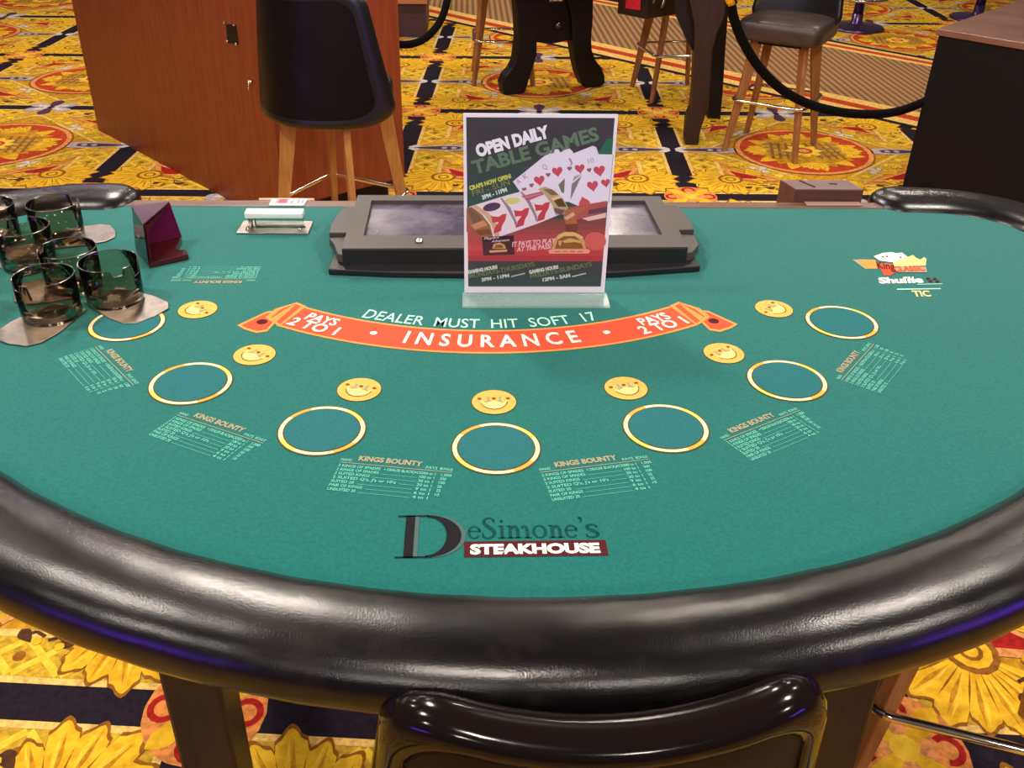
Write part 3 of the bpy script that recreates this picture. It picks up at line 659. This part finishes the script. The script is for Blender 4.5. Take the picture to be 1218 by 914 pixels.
pp([(652, 299.5), (654, 297), (700, 296.6), (702, 299), (700, 301.8), (654, 302)], (232, 156, 128)); [pp([(a, 300.3), (a+6, 300.2), (a+6, 298.6), (a, 298.7)], (190, 122, 84)) for a in (660, 669, 678, 687)]
# opening hours
for dx, a, b_, c_ in ((0, 'GAMING HOURS', 'MONDAYS-THURSDAYS', '3PM - 11PM'), (72.5, 'GAMING HOURS', 'FRIDAYS-SUNDAYS', '12PM - 3AM')):
    pt_(a, 557+dx, 325.8, 592+dx, 319.3, 3.8, (212, 216, 204), .06); pt_(b_, 558.5+dx, 331.4, 636+dx-(4 if dx else 0), 316.5, 5.2, (112, 124, 86), .03)
    pt_(c_, 575+dx-2, 335, 606+dx, 329.6, 3.8, (208, 210, 200), .05); pp([(608+dx, 328.4), (624.5+dx, 324.6), (624.5+dx, 326), (608+dx, 330)], (186, 188, 180))
pr.build('poster_print', poster)

# money slot with clear paddle
slot = thing('money_slot', 'chrome money slot plate with clear acrylic paddle at back left of felt', 'drop slot', (-.362, .657, TZ))
mb = MB(); slab(mb, [(-.424, .630), (-.302, .628), (-.301, .683), (-.422, .685)], TZ+.0004, TZ+.003, STEEL); mb.build('plate', slot, .001)
mb = MB(); box(mb, (-.360, .655, TZ+.0035), (.1, .006, .001), TRAY_D); mb.build('slot_opening', slot)
mb = MB(); box(mb, (-.354, .655, TZ+.015), (.084, .012, .021), seeglass('clear_paddle', (.75, .82, .8), .05, 1.45))
box(mb, (-.360, .652, TZ+.029), (.098, .022, .011), mat('frosted_acrylic_bar', (236, 246, 244), .15, trans=.35))
mb.build('paddle', slot, .002)
mb = MB(); tube(mb, [V(-.402, .652, TZ+.004), V(-.402, .652, TZ+.027)], .004, CHROME, 10); mb.build('pin', slot)
for x in (-.406, -.318):
    mb = MB(); lathe(mb, [(.004, 0), (.004, .003), (.002, .005), (.0005, .0052)], CHROME, 12, (x, .641, TZ+.003)); mb.build('screw', slot)

# small red and white sign laid on the wooden edge
rs = thing('table_limit_card', 'small white card with red lettering lying on the wooden back edge', 'card', (-.36, .77, TZ+.002))
mb = MB(); slab(mb, [(-.390, .7565), (-.328, .7565), (-.325, .7855), (-.389, .7855)], TZ+.002, TZ+.0045, WHITEPL); cb = mb.build('card', rs)
redp = mat('red_print', (206, 40, 66), .5); mb = MB()
mb.poly([(-.386, .7625, TZ+.0047), (-.330, .7625, TZ+.0047), (-.3285, .7845, TZ+.0047), (-.385, .7845, TZ+.0047)], mat('pale_red_print', (232, 120, 134), .5))
box(mb, (-.368, .7735, TZ+.005), (.014, .018, .0004), redp)
ftext(mb, 'I', (-.384, .7635), (.004, 0), (0, .019), WHITEPL, TZ+.0054, .05); ftext(mb, 'P E T', (-.357, .7635), (.026, 0), (0, .019), WHITEPL, TZ+.0054, .06)
mb.build('lettering', cb)
mb = MB(); tube(mb, [V(-.414, .790, TZ+.001), V(-.314, .790, TZ+.001)], .0028, mat('pale_edge', (222, 176, 150), .4), 10); mb.build('holder_rod', rs)

# dark red discard holder
dh = thing('discard_holder', 'dark red acrylic discard holder standing left on the felt beside the cup holders', 'card holder', (-.525, .54, TZ))
b0, b1, b2, b3 = V(-.531, .492), V(-.476, .526), V(-.519, .607), V(-.569, .554)
b2 = V(-.506, .598)
mb = MB(); e = (b1-b0).normalized(); g = (b3-b0).normalized()
q = [b0, b1-e*.002, b1+g*.006, b1+g*.024, b1+g*.026-e*.007, b1+g*.034-e*.010, b2, b3]
prism(mb, [(p.x, p.y, TZ+.0005) for p in q], (0, 0, .009), REDEDGE); mb.build('base', dh, .0015)
HH = .066
mb = MB(); prism(mb, [(b3.x, b3.y, TZ+.0095), (b2.x, b2.y, TZ+.0095), (b2.x-.012, b2.y+.006, TZ+HH), (b3.x-.004, b3.y+.031, TZ+HH)], V(e.y, -e.x, 0)*.003, REDAC)
mb.build('back_wall', dh, .0006)
mb = MB(); prism(mb, [(b0.x, b0.y, TZ+.0095), (b3.x, b3.y, TZ+.0095), (b3.x-.004, b3.y+.031, TZ+HH), (b0.x-.002, b0.y+.015, TZ+HH)], V(e.x, e.y, 0)*.003, SIDEAC)
mb.build('side_wall', dh)
mb = MB()
prism(mb, [(b0.x+.001, b0.y+.001, TZ+.0095), (b0.x-.001, b0.y+.016, TZ+HH), (b0.x+.003, b0.y+.016, TZ+HH), (b0.x+.005, b0.y+.003, TZ+.0095)], V(g.x, g.y, 0)*.002, REDEDGE)
prism(mb, [(b0.x-.002, b0.y+.015, TZ+HH), (b3.x-.004, b3.y+.031, TZ+HH), (b2.x-.012, b2.y+.006, TZ+HH)], V(0, 0, .002), mat('violet_reflection_acrylic', (58, 14, 44), .3, spec=.2))  # violet sheet across the top: the back wall's reflection as colour
mb.build('corner_edge_and_reflection', dh)

# slide-under cup holders stacked at the left
def cup_holder():
    r = thing('cup_holder', 'x', 'cup holder')
    mb = MB(); n = 64; H = .066; R0_, R1_ = .0405, .0385
    notch = []
    for i in range(n):
        a = 360*i/n; h = H
        if 14 <= a <= 40: h = H-.019
        if 205 <= a <= 215 or 330 <= a < 352: h = H-.010 if a > 300 else H
        notch.append(h)
    def ringp(rr, f): return [V(rr*math.cos(2*PI*i/n), rr*math.sin(2*PI*i/n), f(i)) for i in range(n)]
    L_ = [ringp(R0_-.004, lambda i: .003), ringp(R0_, lambda i: .006), ringp(R0_, lambda i: .03), ringp(R0_, lambda i: notch[i]-.001), ringp(R0_-.0015, lambda i: notch[i]), ringp(R1_, lambda i: notch[i]-.001), ringp(R1_, lambda i: .03), ringp(R1_-.002, lambda i: .008)]
    loops(mb, L_, SMOKE, cap0=True, cap1=True); cu = mb.build('smoked_cup', r)
    mb = MB(); RIM = mat('cup_rim', (66, 60, 54), .15, spec=.8)
    for i in range(n):
        j = (i+1) % n
        def q_(k, rr, dz): return V(rr*math.cos(2*PI*k/n), rr*math.sin(2*PI*k/n), notch[k]+dz)
        mb.add([q_(i, .0407, -.0002), q_(j, .0407, -.0002), q_(j, .0402, .0004), q_(i, .0402, .0004), q_(j, .0395, -.0001), q_(i, .0395, -.0001)], [[0, 1, 2, 3], [3, 2, 4, 5]], RIM, True)
    mb.build('rim', cu)
    mb = MB(); slab(mb, [(-.034, -.030), (.036, -.042), (.066, -.040), (.082, -.028), (.086, 0), (.082, .028), (.066, .040), (.036, .042), (-.034, .030)], .0004, .0026, STEEL)
    mb.build('metal_tongue', r, .0008)
    return r
ch0 = cup_holder()
cups = [(-.620, .328, 248, 'smoked cup holder nearest the camera with its metal tongue pointing forward'),
        (-.547, .377, -36, 'smoked cup holder nearest the first betting circle with its tongue over the circle'),
        (-.620, .422, 196, 'smoked cup holder in the middle of the group behind the two nearest ones'),
        (-.706, .603, 25, 'smoked cup holder at the back by the left rail end, tongue pointing right'),
        (-.717, .502, 130, 'smoked cup holder at the left between the back one and the middle one'),
        (-.806, .592, 150, 'smoked cup holder cut by the left edge of the picture beside the rail'),
        (-.748, .340, 200, 'dark cup holder just showing at the left edge beside the nearest one')]
for i, (x, y, a, lab) in enumerate(cups):
    o = ch0 if i == 0 else copy_tree(ch0)
    o.location = (x, y, TZ+.0002); o.rotation_euler = (0, 0, rad(a)); tag(o, lab, 'cup holder', 'smoked cup holders on the felt')

# wooden tip box at the back edge
wbx = thing('tip_box', 'low brown wooden tip box with two slots beyond the right back edge', 'wooden box', (.64, .82, TZ-.03))
mb = MB(); P4 = [(.581, .7875), (.711, .7875), (.697, .840), (.566, .840)]
prism(mb, [(x, y, TZ-.034) for x, y in P4], (0, 0, .060), mat('purple_brown_wood', (88, 52, 50), .35, noise=(8, (68, 38, 34), .35, .7, (.8, 8, 8)))); mb.build('box_body', wbx, .0015)
mb = MB(); R45 = rad(-50); box(mb, (.612, .817, TZ+.0265), (.040, .0035, .001), BLACKWOOD, rz=rad(-62)); mb.build('coin_slot', wbx)
mb = MB(); box(mb, (.662, .818, TZ+.0265), (.014, .004, .001), BLACKWOOD, rz=rad(-15)); mb.build('keyhole', wbx)
mb = MB(); box(mb, (.652, .774, TZ+.003), (.105, .018, .002), mat('clear_tape', (150, 120, 112), .12, spec=.8)); tag(mb.build('name_plate'), 'small shiny plate on the wooden edge below the tip box', 'plate')

# ---------------------------------------------------------------- stools
def backrest(r, mw, mfrm, y0=-.20, z0=.62, z1=.985, wb=.47, wt=.37, th=.052, tilt=.05, k=1.15, dep=.12):
    """upholstered back in a rounded frame, curved round the sitter; the outside face looks to -y"""
    H = z1-z0; zc = (z0+z1)/2
    def pnt(u, v, d):                          # u,v in -1..1 outline space, d depth 0 (outside) .. 1 (inside)
        z = zc+v*H/2; w = (wb+(wt-wb)*((v+1)/2))/2; x = u*w
        y = y0-tilt*v*.5+d*th+k*x*x
        sag = -.018*(1-u*u)*max(0, v)
        return V(x, y, z+sag)
    b0_ = rrect(2, 2, .30, 7); base = []
    for i, p in enumerate(b0_):                # keep enough points on the straight sides for the curve
        q = b0_[(i+1) % len(b0_)]; d = math.hypot(q[0]-p[0], q[1]-p[1]); m_ = 12 if d > .5 else 1
        base += [(p[0]+(q[0]-p[0])*j/m_, p[1]+(q[1]-p[1])*j/m_) for j in range(m_)]
    def loop(s, d): 
        return [pnt(x*s[0], y*s[1], d) for x, y in base]
    ix, iy = 1/(wb/2), 1/(H/2)
    prof = [(.001, .13), (.3, .13), (.6, .14)] 
    L_ = [loop((s, s), dep*.8) for s in (.02, .3, .55, .72)]
    mat_in = VINYL_BACK
    def ins(mm, d): return loop((1-mm*ix, 1-mm*iy), d)
    L_ += [ins(.040, dep), ins(.032, dep)]
    pb = MB(); loops(pb, L_, mat_in, cap1=False)
    L_ = [ins(.032, dep), ins(.030, .05), ins(.022, .01), ins(.012, .02), ins(.004, .14), ins(0, .32), ins(.0, .62), ins(.006, .88), ins(.018, 1.0), ins(.03, 1.02)]
    L_ += [loop((s, s), 1.05) for s in (.72, .5, .3, .02)]
    mb = MB(); loops(mb, L_, mw, cap0=False); o = mb.build('backrest', r); pb.build('back_panel', o); return o
def stool(name, label, wood, vinyl, back=True, seat_m=None, seat_z=.665, ring_z=.28, bk={}, S=.205, cr=.26):
    r = thing(name, label, 'stool')
    # seat
    mb = MB()
    prof = [(.88, -.098), (.97, -.094), (1.0, -.08), (1.015, -.04), (1.0, -.012), (.95, -.001), (.8, .006), (.5, .010), (.2, .011), (.02, .011)]
    b_ = rrect(2, 2, cr, 6)
    loops(mb, [[V(x*S*k, y*S*k, seat_z+z) for x, y in b_] for k, z in prof], seat_m or vinyl); mb.build('seat', r)
    mb = MB(); box(mb, (0, 0, seat_z-.105), (.25, .25, .03), BLACKWOOD); mb.build('seat_frame', r)
    for a in (45, 135, 225, 315):
        mb = MB(); c, s = math.cos(rad(a)), math.sin(rad(a)); L_ = []
        for z, rr, w, t in ((seat_z-.078, .165, .058, .024), (seat_z-.25, .19, .052, .024), (.0, .265, .026, .022)):
            ring = []
            for u, v in ((-1, -1), (1, -1), (1, 1), (-1, 1)):
                R = rr+u*w/2; ring.append(V(R*c-v*t/2*s, R*s+v*t/2*c, z))
            L_.append(ring)
        loops(mb, L_[::-1], wood, smooth=False); mb.build('leg', r, .003)
    mb = MB(); q = rrect(.375, .375, .045, 6)
    tube(mb, [V(x, y, ring_z) for x, y in q], .0085, CHROME, 10, closed=True); mb.build('foot_ring', r)
    if back:
        backrest(r, vinyl, None, **bk)
        for s in (-1, 1):
            mb = MB(); tube(mb, catmull([V(s*.12, -.10, seat_z-.09), V(s*.12, -.14, seat_z-.085), V(s*.12, -.150, seat_z-.03)], 5), .012, BLACKWOOD, 8); mb.build('back_bracket', r)
    return r
st = stool('bar_stool', 'x', OAK, VINYL, seat_z=.72, S=.19, cr=.8, bk=dict(z0=.612, z1=1.06, wb=.585, wt=.41, th=.05, k=2.5, dep=.05, y0=-.25, tilt=-.05))
st.location = (-.50, 2.58, 0); st.rotation_euler = (0, 0, rad(-29)); tag(st, 'black vinyl bar stool with light oak legs in front of the cherry wood podium', 'stool')
near = stool('bar_stool', 'glossy black stool back pushed against the table rail in the foreground', OAK_DARK, VINYL_GLOSS)
near.location = (.078, -.212, 0); near.rotation_euler = (0, 0, rad(2))
nr = stool('bar_stool', 'player stool with chrome foot ring under the right side of the near table', OAK_DARK, VINYL, ring_z=.30)
nr.location = (.869, .259, 0); nr.rotation_euler = (0, 0, rad(70))
sr = stool('bar_stool', 'brown seated bar stool with oak legs behind the rope, right of centre', OAK_DARK, VINYL, seat_m=VINYL_SEAT, ring_z=.27)
sr.location = (1.58, 4.07, 0); sr.rotation_euler = (0, 0, rad(180-32))
sm = copy_tree(sr); sm.location = (1.24, 5.14, 0); sm.rotation_euler = (0, 0, rad(100)); tag(sm, 'bar stool behind the dark drop box, its seat above the picture', 'stool')
sl = copy_tree(sr); sl.location = (.20, 5.47, 0); sl.rotation_euler = (0, 0, rad(180)); tag(sl, 'bar stool with chrome foot ring left of the dark table pedestal', 'stool')

# slot machine stools on chrome pedestals
def slot_stool(loc, lab):
    r = thing('pedestal_stool', lab, 'stool', (0, 0, 0))
    mb = MB(); lathe(mb, [(.225, 0), (.228, .012), (.215, .024), (.12, .032), (.06, .04), (.045, .05), (.042, .12)], PURPLE, 40); mb.build('base', r)
    mb = MB(); lathe(mb, [(.04, .1), (.04, .56)], PURPLE, 24); mb.build('column', r)
    mb = MB(); q = arc(0, 0, .20, 0, 2*PI*39/40, 39); tube(mb, [V(x, y, .24) for x, y in q], .011, CHROME, 10, closed=True)
    for a in (0, 120, 240): tube(mb, [V(.04*math.cos(rad(a)), .04*math.sin(rad(a)), .2), V(.2*math.cos(rad(a)), .2*math.sin(rad(a)), .24)], .008, CHROME, 8)
    mb.build('foot_ring', r)
    mb = MB(); lathe(mb, [(.10, .56), (.20, .57), (.215, .60), (.20, .64), (.1, .65), (.001, .652)], VINYL, 32); mb.build('seat', r)
    r.location = loc; return r
s0 = slot_stool((3.13, 7.17, 0), 'chrome pedestal stool base beyond the brown walkway, left of the other')
s1 = copy_tree(s0); s1.location = (4.35, 7.62, 0); tag(s1, 'chrome pedestal stool base at the top edge, above the black cabinet', 'stool')
for s_ in (s0, s1): tag(s_, group='pedestal stools by the walkway')

# ---------------------------------------------------------------- cherry podium
pod = thing('podium', 'cherry wood podium at upper left behind the black stool', 'podium', (-1.16, 3.80, 0))
A = V(-.794, 2.914); LD = V(-1.216, 1.384).normalized(); RD = V(.774, .634).normalized()
LD = V(-RD.y*1, RD.x, 0).normalized() if 0 else V(LD.x, LD.y, 0); RD = V(RD.x, RD.y, 0); A = V(A.x, A.y, 0)
LL, RL, PH = 1.84, .62, 1.12
Bq, Cq = A+LD*LL, A+RD*RL; Dq = Bq+RD*RL
mb = MB(); tk = .02
prism(mb, [A, Bq, Bq+RD*tk, A+RD*tk], (0, 0, PH), CHERRY); mb.build('side_panel', pod)
mb = MB(); prism(mb, [A+RD*tk+V(0, 0, .1), Cq+V(0, 0, .1), Cq+LD*tk+V(0, 0, .1), A+RD*tk+LD*tk+V(0, 0, .1)], (0, 0, PH-.1), CHERRY); mb.build('end_panel', pod)
mb = MB(); prism(mb, [Cq+LD*tk+V(0, 0, .1), Dq+V(0, 0, .1), Dq-RD*tk+V(0, 0, .1), Cq+LD*tk-RD*tk+V(0, 0, .1)], (0, 0, PH-.1), CHERRY)
prism(mb, [Bq+RD*tk+V(0, 0, 0), Dq-RD*tk, Dq-RD*tk-LD*tk, Bq+RD*tk-LD*tk], (0, 0, PH), CHERRY); mb.build('rear_panel', pod)
mb = MB(); i_ = RD*.05+LD*.06; prism(mb, [A+i_, Cq+LD*.06-RD*.05, Dq-LD*.06-RD*.05, Bq+RD*.05-LD*.06], (0, 0, .1), BLACKWOOD); mb.build('toe_kick', pod)
mb = MB(); o_ = (RD+LD)*.03; prism(mb, [A-o_+V(0, 0, PH), Bq-RD*.03+LD*.03+V(0, 0, PH), Dq+o_+V(0, 0, PH), Cq+RD*.03-LD*.03+V(0, 0, PH)], (0, 0, .04), CHERRY); mb.build('top', pod, .004)
ln = V(LD.y, -LD.x, 0); ln = ln if ln.dot(CAM-A) > 0 else -ln
def onL(x, y, off=0): return onplane(x, y, A+ln*off, ln)
c4 = [onL(*q_, .001) for q_ in ((269.5, 28.5), (280.5, 29.5), (284, 52.5), (271, 50.5))]
mb = MB(); prism(mb, c4, ln*.003, BLACKWOOD); sock = mb.build('outlet_plate', pod)
for q_ in ((267.5, 26), (279, 29), (270.5, 48.5), (281.5, 52.5)):
    p = onL(*q_, .001); mb = MB(); tube(mb, [p, p+ln*.006], .006, CHROME, 10); mb.build('screw', sock)
p = onL(300.5, 97, .001); mb = MB(); tube(mb, [p, p+ln*.02], .007, CHROME, 10); tube(mb, [p+ln*.018, p+ln*.022-V(0, 0, .03)], .004, CHROME, 8); mb.build('hook', pod)

# brown wooden cabinet glimpsed between stool and rope
wc = thing('wooden_cabinet', 'dark wooden cabinet with tan trim band glimpsed right of the stool back', 'cabinet', (-.75, 6.95, 0))
mb = MB(); box(mb, (-.75, 6.95, .45), (.84, .6, .9), mat('purple_brown_cabinet', (66, 42, 52), .5)); mb.build('body', wc, .004)
mb = MB(); box(mb, (-.75, 6.635, .27), (.86, .03, .05), mat('tan_trim', (176, 112, 76), .5)); mb.build('trim_band', wc)

# ---------------------------------------------------------------- far gaming table pedestal, centre
far = thing('gaming_table', 'dark gaming table whose curved black pedestal legs stand at top centre', 'card table', (.53, 5.17, 0))
G0 = V(.262, 5.075, 0); gd = V(.544, .196, 0).normalized(); gn = V(gd.y, -gd.x, 0)
def onG(x, y): return onplane(x, y, G0, gn)
def gp(pts, th=.09, m=None):
    return MB(), [onG(*q_) for q_ in pts]
legL = [(600, 113), (597.5, 100), (601, 91), (609, 82), (613.5, 73), (617, 46), (616, 20), (614, 0), (613, -60), (664, -60), (655, 0), (644, 20), (639, 50), (639, 66), (634.7, 79), (628, 100), (625, 110), (616, 114.5)]
legR = [(694, 102), (688, 88), (684.6, 73.6), (681, 50), (680, 20), (672, -10), (672, -62), (709, -62), (706, 0), (705.5, 25), (703.7, 46), (704.5, 60), (709, 72), (716, 81), (719.5, 90), (720, 99), (713, 104.5), (703, 105)]
for L_ in (legL, legR):
    mb = MB(); pts = [onG(*q_) for q_ in L_]; prism(mb, pts, -gn*.09, BLACKWOOD); mb.build('leg', far, .008)
mb = MB(); pts = [onG(*q_) + -gn*.03 for q_ in [(637, 51), (650, 52.5), (661, 53), (682, 49), (680, 0), (679, -60), (640, -60), (641, -10), (638, 0), (639, 6.5), (661, 3), (661, 7.0), (640, 10)]]
pts = [onG(*q_) - gn*.03 for q_ in [(632, 51), (650, 52), (661, 53), (686, 48), (684, 4), (661, 3), (639, 7), (632, 8)]]
prism(mb, pts, -gn*.03, BLACKWOOD); mb.build('panel', far)
mb = MB(); p = onG(665.6, 31) - gn*.029; tube(mb, [p, p+gn*.012], .018, STEEL, 12); mb.build('lock', far)
for x, y in ((611, 114), (711, 104)):
    p = onG(x, y) - gn*.045; mb = MB(); lathe(mb, [(.025, 0), (.025, .03), (.015, .04)], STEEL, 14, (p.x, p.y, 0.001)); mb.build('leveling_foot', far)
mb = MB(); t0 = G0+gd*.29-gn*.05; 
slab(mb, [(.45+.56*math.cos(a), 4.74+.50*math.sin(a)) for a in [i*PI/16 for i in range(32)]], .862, .93, BLACKWOOD)
mb.build('table_top', far, .01)

# right gaming table with brown legs and a drop box
rt = thing('gaming_table', 'brown legged gaming table at top right of centre, by the rope end', 'card table', (1.3, 4.35, 0))
n2 = V(0, -1, 0)
def onY(x, y, Y): return onplane(x, y, (0, Y, 0), n2)
l1 = [(815, 172), (831, 173), (832.5, 160), (835, 150), (840, 135), (843, 110), (848, 60), (853, 40), (862, 20), (868, -60), (815, -60), (820, 0), (826, 30), (826.5, 60), (824, 110), (822, 128), (817, 140), (816, 155)]
mb = MB(); prism(mb, [onY(*q_, 4.10) for q_ in l1], (0, .07, 0), DARKWOOD); mb.build('leg', rt, .006)
l2 = [(842, 141), (857, 142), (860, 110), (863, 60), (866, 20), (868, -60), (845, -60), (848, 20), (846, 80)]
mb = MB(); prism(mb, [onY(*q_, 4.59) for q_ in l2], (0, .06, 0), BLACKWOOD); mb.build('leg', rt, .006)
l3 = [(829, 70), (816, 46), (804, 18), (798, -60), (836, -60), (834, 70)]
mb = MB(); prism(mb, [onY(*q_, 4.14) for q_ in l3], (0, .03, 0), BLACKWOOD); mb.build('bracket', rt)
mb = MB(); slab(mb, [(1.24+.20*math.cos(a), 4.38+.34*math.sin(a)) for a in [i*PI/16 for i in range(32)]], .86, .93, BLACKWOOD); mb.build('table_top', rt, .01)
db = thing('drop_box', 'black metal drop box with red label hanging at the top edge', 'box', (.95, 4.5, 0))
k0 = onY(768, 23, 4.45); kl = onplane(734, 16, (k0.x, k0.y, k0.z), V(.35, 1, 0)) ; 
zl = k0.z; kL = at(734, 16, zl); kR = at(804, 17.5, zl); kB = kL+kR-k0
mb = MB(); prism(mb, [k0, kR, kB, kL], (0, 0, .86-zl), mat('black_metal', (40, 26, 26), .4)); mb.build('box_body', db, .004)
nl = (kL-k0).cross(V(0, 0, 1)).normalized(); nl = nl if nl.dot(CAM-k0) > 0 else -nl
mb = MB(); prism(mb, [onplane(x, y, k0+nl*.002, nl) for x, y in ((744, 9.5), (761.5, 12.2), (763, -14), (745, -16))], nl*.001, REDLBL); mb.build('red_label', db)
nr_ = (kR-k0).cross(V(0, 0, 1)).normalized(); nr_ = nr_ if nr_.dot(CAM-k0) > 0 else -nr_
mb = MB(); tube(mb, [onplane(x, y, k0+nr_*.012, nr_) for x, y in ((791, -4), (789, 4), (786, 9.5))], .009, STEEL, 8); mb.build('handle', db)
mb = MB(); tube(mb, [onplane(x, y, k0+nr_*.012, nr_) for x, y in ((779, -6), (778, 0), (776.5, 4))], .007, STEEL, 8); mb.build('handle', db)

# black cabinet at the right
cb_ = thing('black_cabinet', 'tall black cabinet with brown top at the right edge', 'cabinet', (2.3, 3.5, 0))
c0 = V(1.909, 3.142, 0); cd1 = V(.230, -.243, 0).normalized(); cd2 = V(.700, .689, 0).normalized()
mb = MB(); prism(mb, [c0, c0+cd1*1.5, c0+cd1*1.5+cd2*1.1, c0+cd2*1.1], (0, 0, .775), mat('matte_black_laminate', (12, 8, 12), .6, spec=.2)); mb.build('body', cb_, .003)
mb = MB(); e1 = cd1*.01; e2 = cd2*.01; prism(mb, [p+V(0, 0, .7755) for p in (c0-e1-e2, c0+cd1*1.5+e1-e2, c0+cd1*1.5+cd2*1.1+e1+e2, c0+cd2*1.1-e1+e2)], (0, 0, .026), BROWNTOP); mb.build('top', cb_, .003)

# velvet ropes
def rope(pts, Ys, r, label, clasp=None, extra=()):
    rr = thing('velvet_rope', label, 'rope', onY(*pts[len(pts)//2], Ys[len(pts)//2]))
    P = [onY(*q_, Y) for q_, Y in zip(pts, Ys)]
    P += [V(*e_) for e_ in extra]
    mb = MB(); tube(mb, catmull(P, 8), r, ROPE, 14); mb.build('rope', rr)
    if clasp:
        a, b_ = onY(*clasp[0], clasp[2]), onY(*clasp[1], clasp[2]); mb = MB(); tube(mb, [a, b_], r*1.12, BRASS, 14); mb.build('brass_end', rr)
    return rr
pts = [(869, 3), (873, 22), (884, 50), (903, 80), (928, 105), (960, 123), (1000, 133.5), (1040, 136), (1070, 132), (1095, 123), (1103, 119)]
rope(pts, [2.75+.045*i for i in range(11)], .0185, 'black velvet rope with brass end drooping across the right background', ((871, 5), (866, -14), 2.75), ((1.962, 3.2, .5),))
pts = [(425, 28), (450, 45), (478, 53), (500, 49), (516, 36), (527, 18), (533, -5)]
rope(pts, [4.0+.06*i for i in range(7)], .019, 'black velvet rope hanging behind the black bar stool at top left')

# ---------------------------------------------------------------- light
W = bpy.data.worlds.new('world'); SC.world = W; W.use_nodes = True
W.node_tree.nodes['Background'].inputs[0].default_value = (.80, .70, .62, 1); W.node_tree.nodes['Background'].inputs[1].default_value = .12
def area(name, loc, target, size, power, col, shape='DISK', size2=None):
    l = bpy.data.lights.new(name, 'AREA'); l.shape = shape; l.size = size; l.energy = power; l.color = col
    if size2: l.size_y = size2
    o = bpy.data.objects.new(name, l); C.objects.link(o); o.location = loc
    o.rotation_euler = (Vector(target)-Vector(loc)).to_track_quat('-Z', 'Y').to_euler(); return o
WARM = (1, .87, .74)
for x in (-3.2, -1.1, 1.0, 3.1):
    for y in (2.8, 5.4, 8.0):
        area('ceiling_downlight', (x+.15*math.sin(y), y, 3.3), (x, y, 0), .22, 46, WARM)
for x, y, e in ((-1.7, .3, 62), (-.86, 2.1, 66), (-.2, -1.5, 46), (1.65, .5, 56), (2.5, -1.3, 44), (-2.6, -1.5, 34), (1.0, -3.4, 48), (-1.2, -3.8, 40)):  # the last two, behind the camera, are added to brighten the poster
    area('ceiling_downlight', (x, y, 3.05), (x*.4, .6, .9), .3, e, (1, .90, .80))
area('purple_sign_glow', (-3.4, -2.6, 1.15), (-.4, 0, .95), 1.4, 34, (.20, .05, 1), 'RECTANGLE', .25)
area('purple_sign_glow', (3.8, -1.9, 1.2), (.8, .2, .95), 1.4, 34, (.20, .05, 1), 'RECTANGLE', .25)
area('purple_sign_glow', (-2.6, 5.6, 2.4), (-.5, 1.5, .95), .8, 2.5, (.35, .12, 1), 'RECTANGLE', .4)
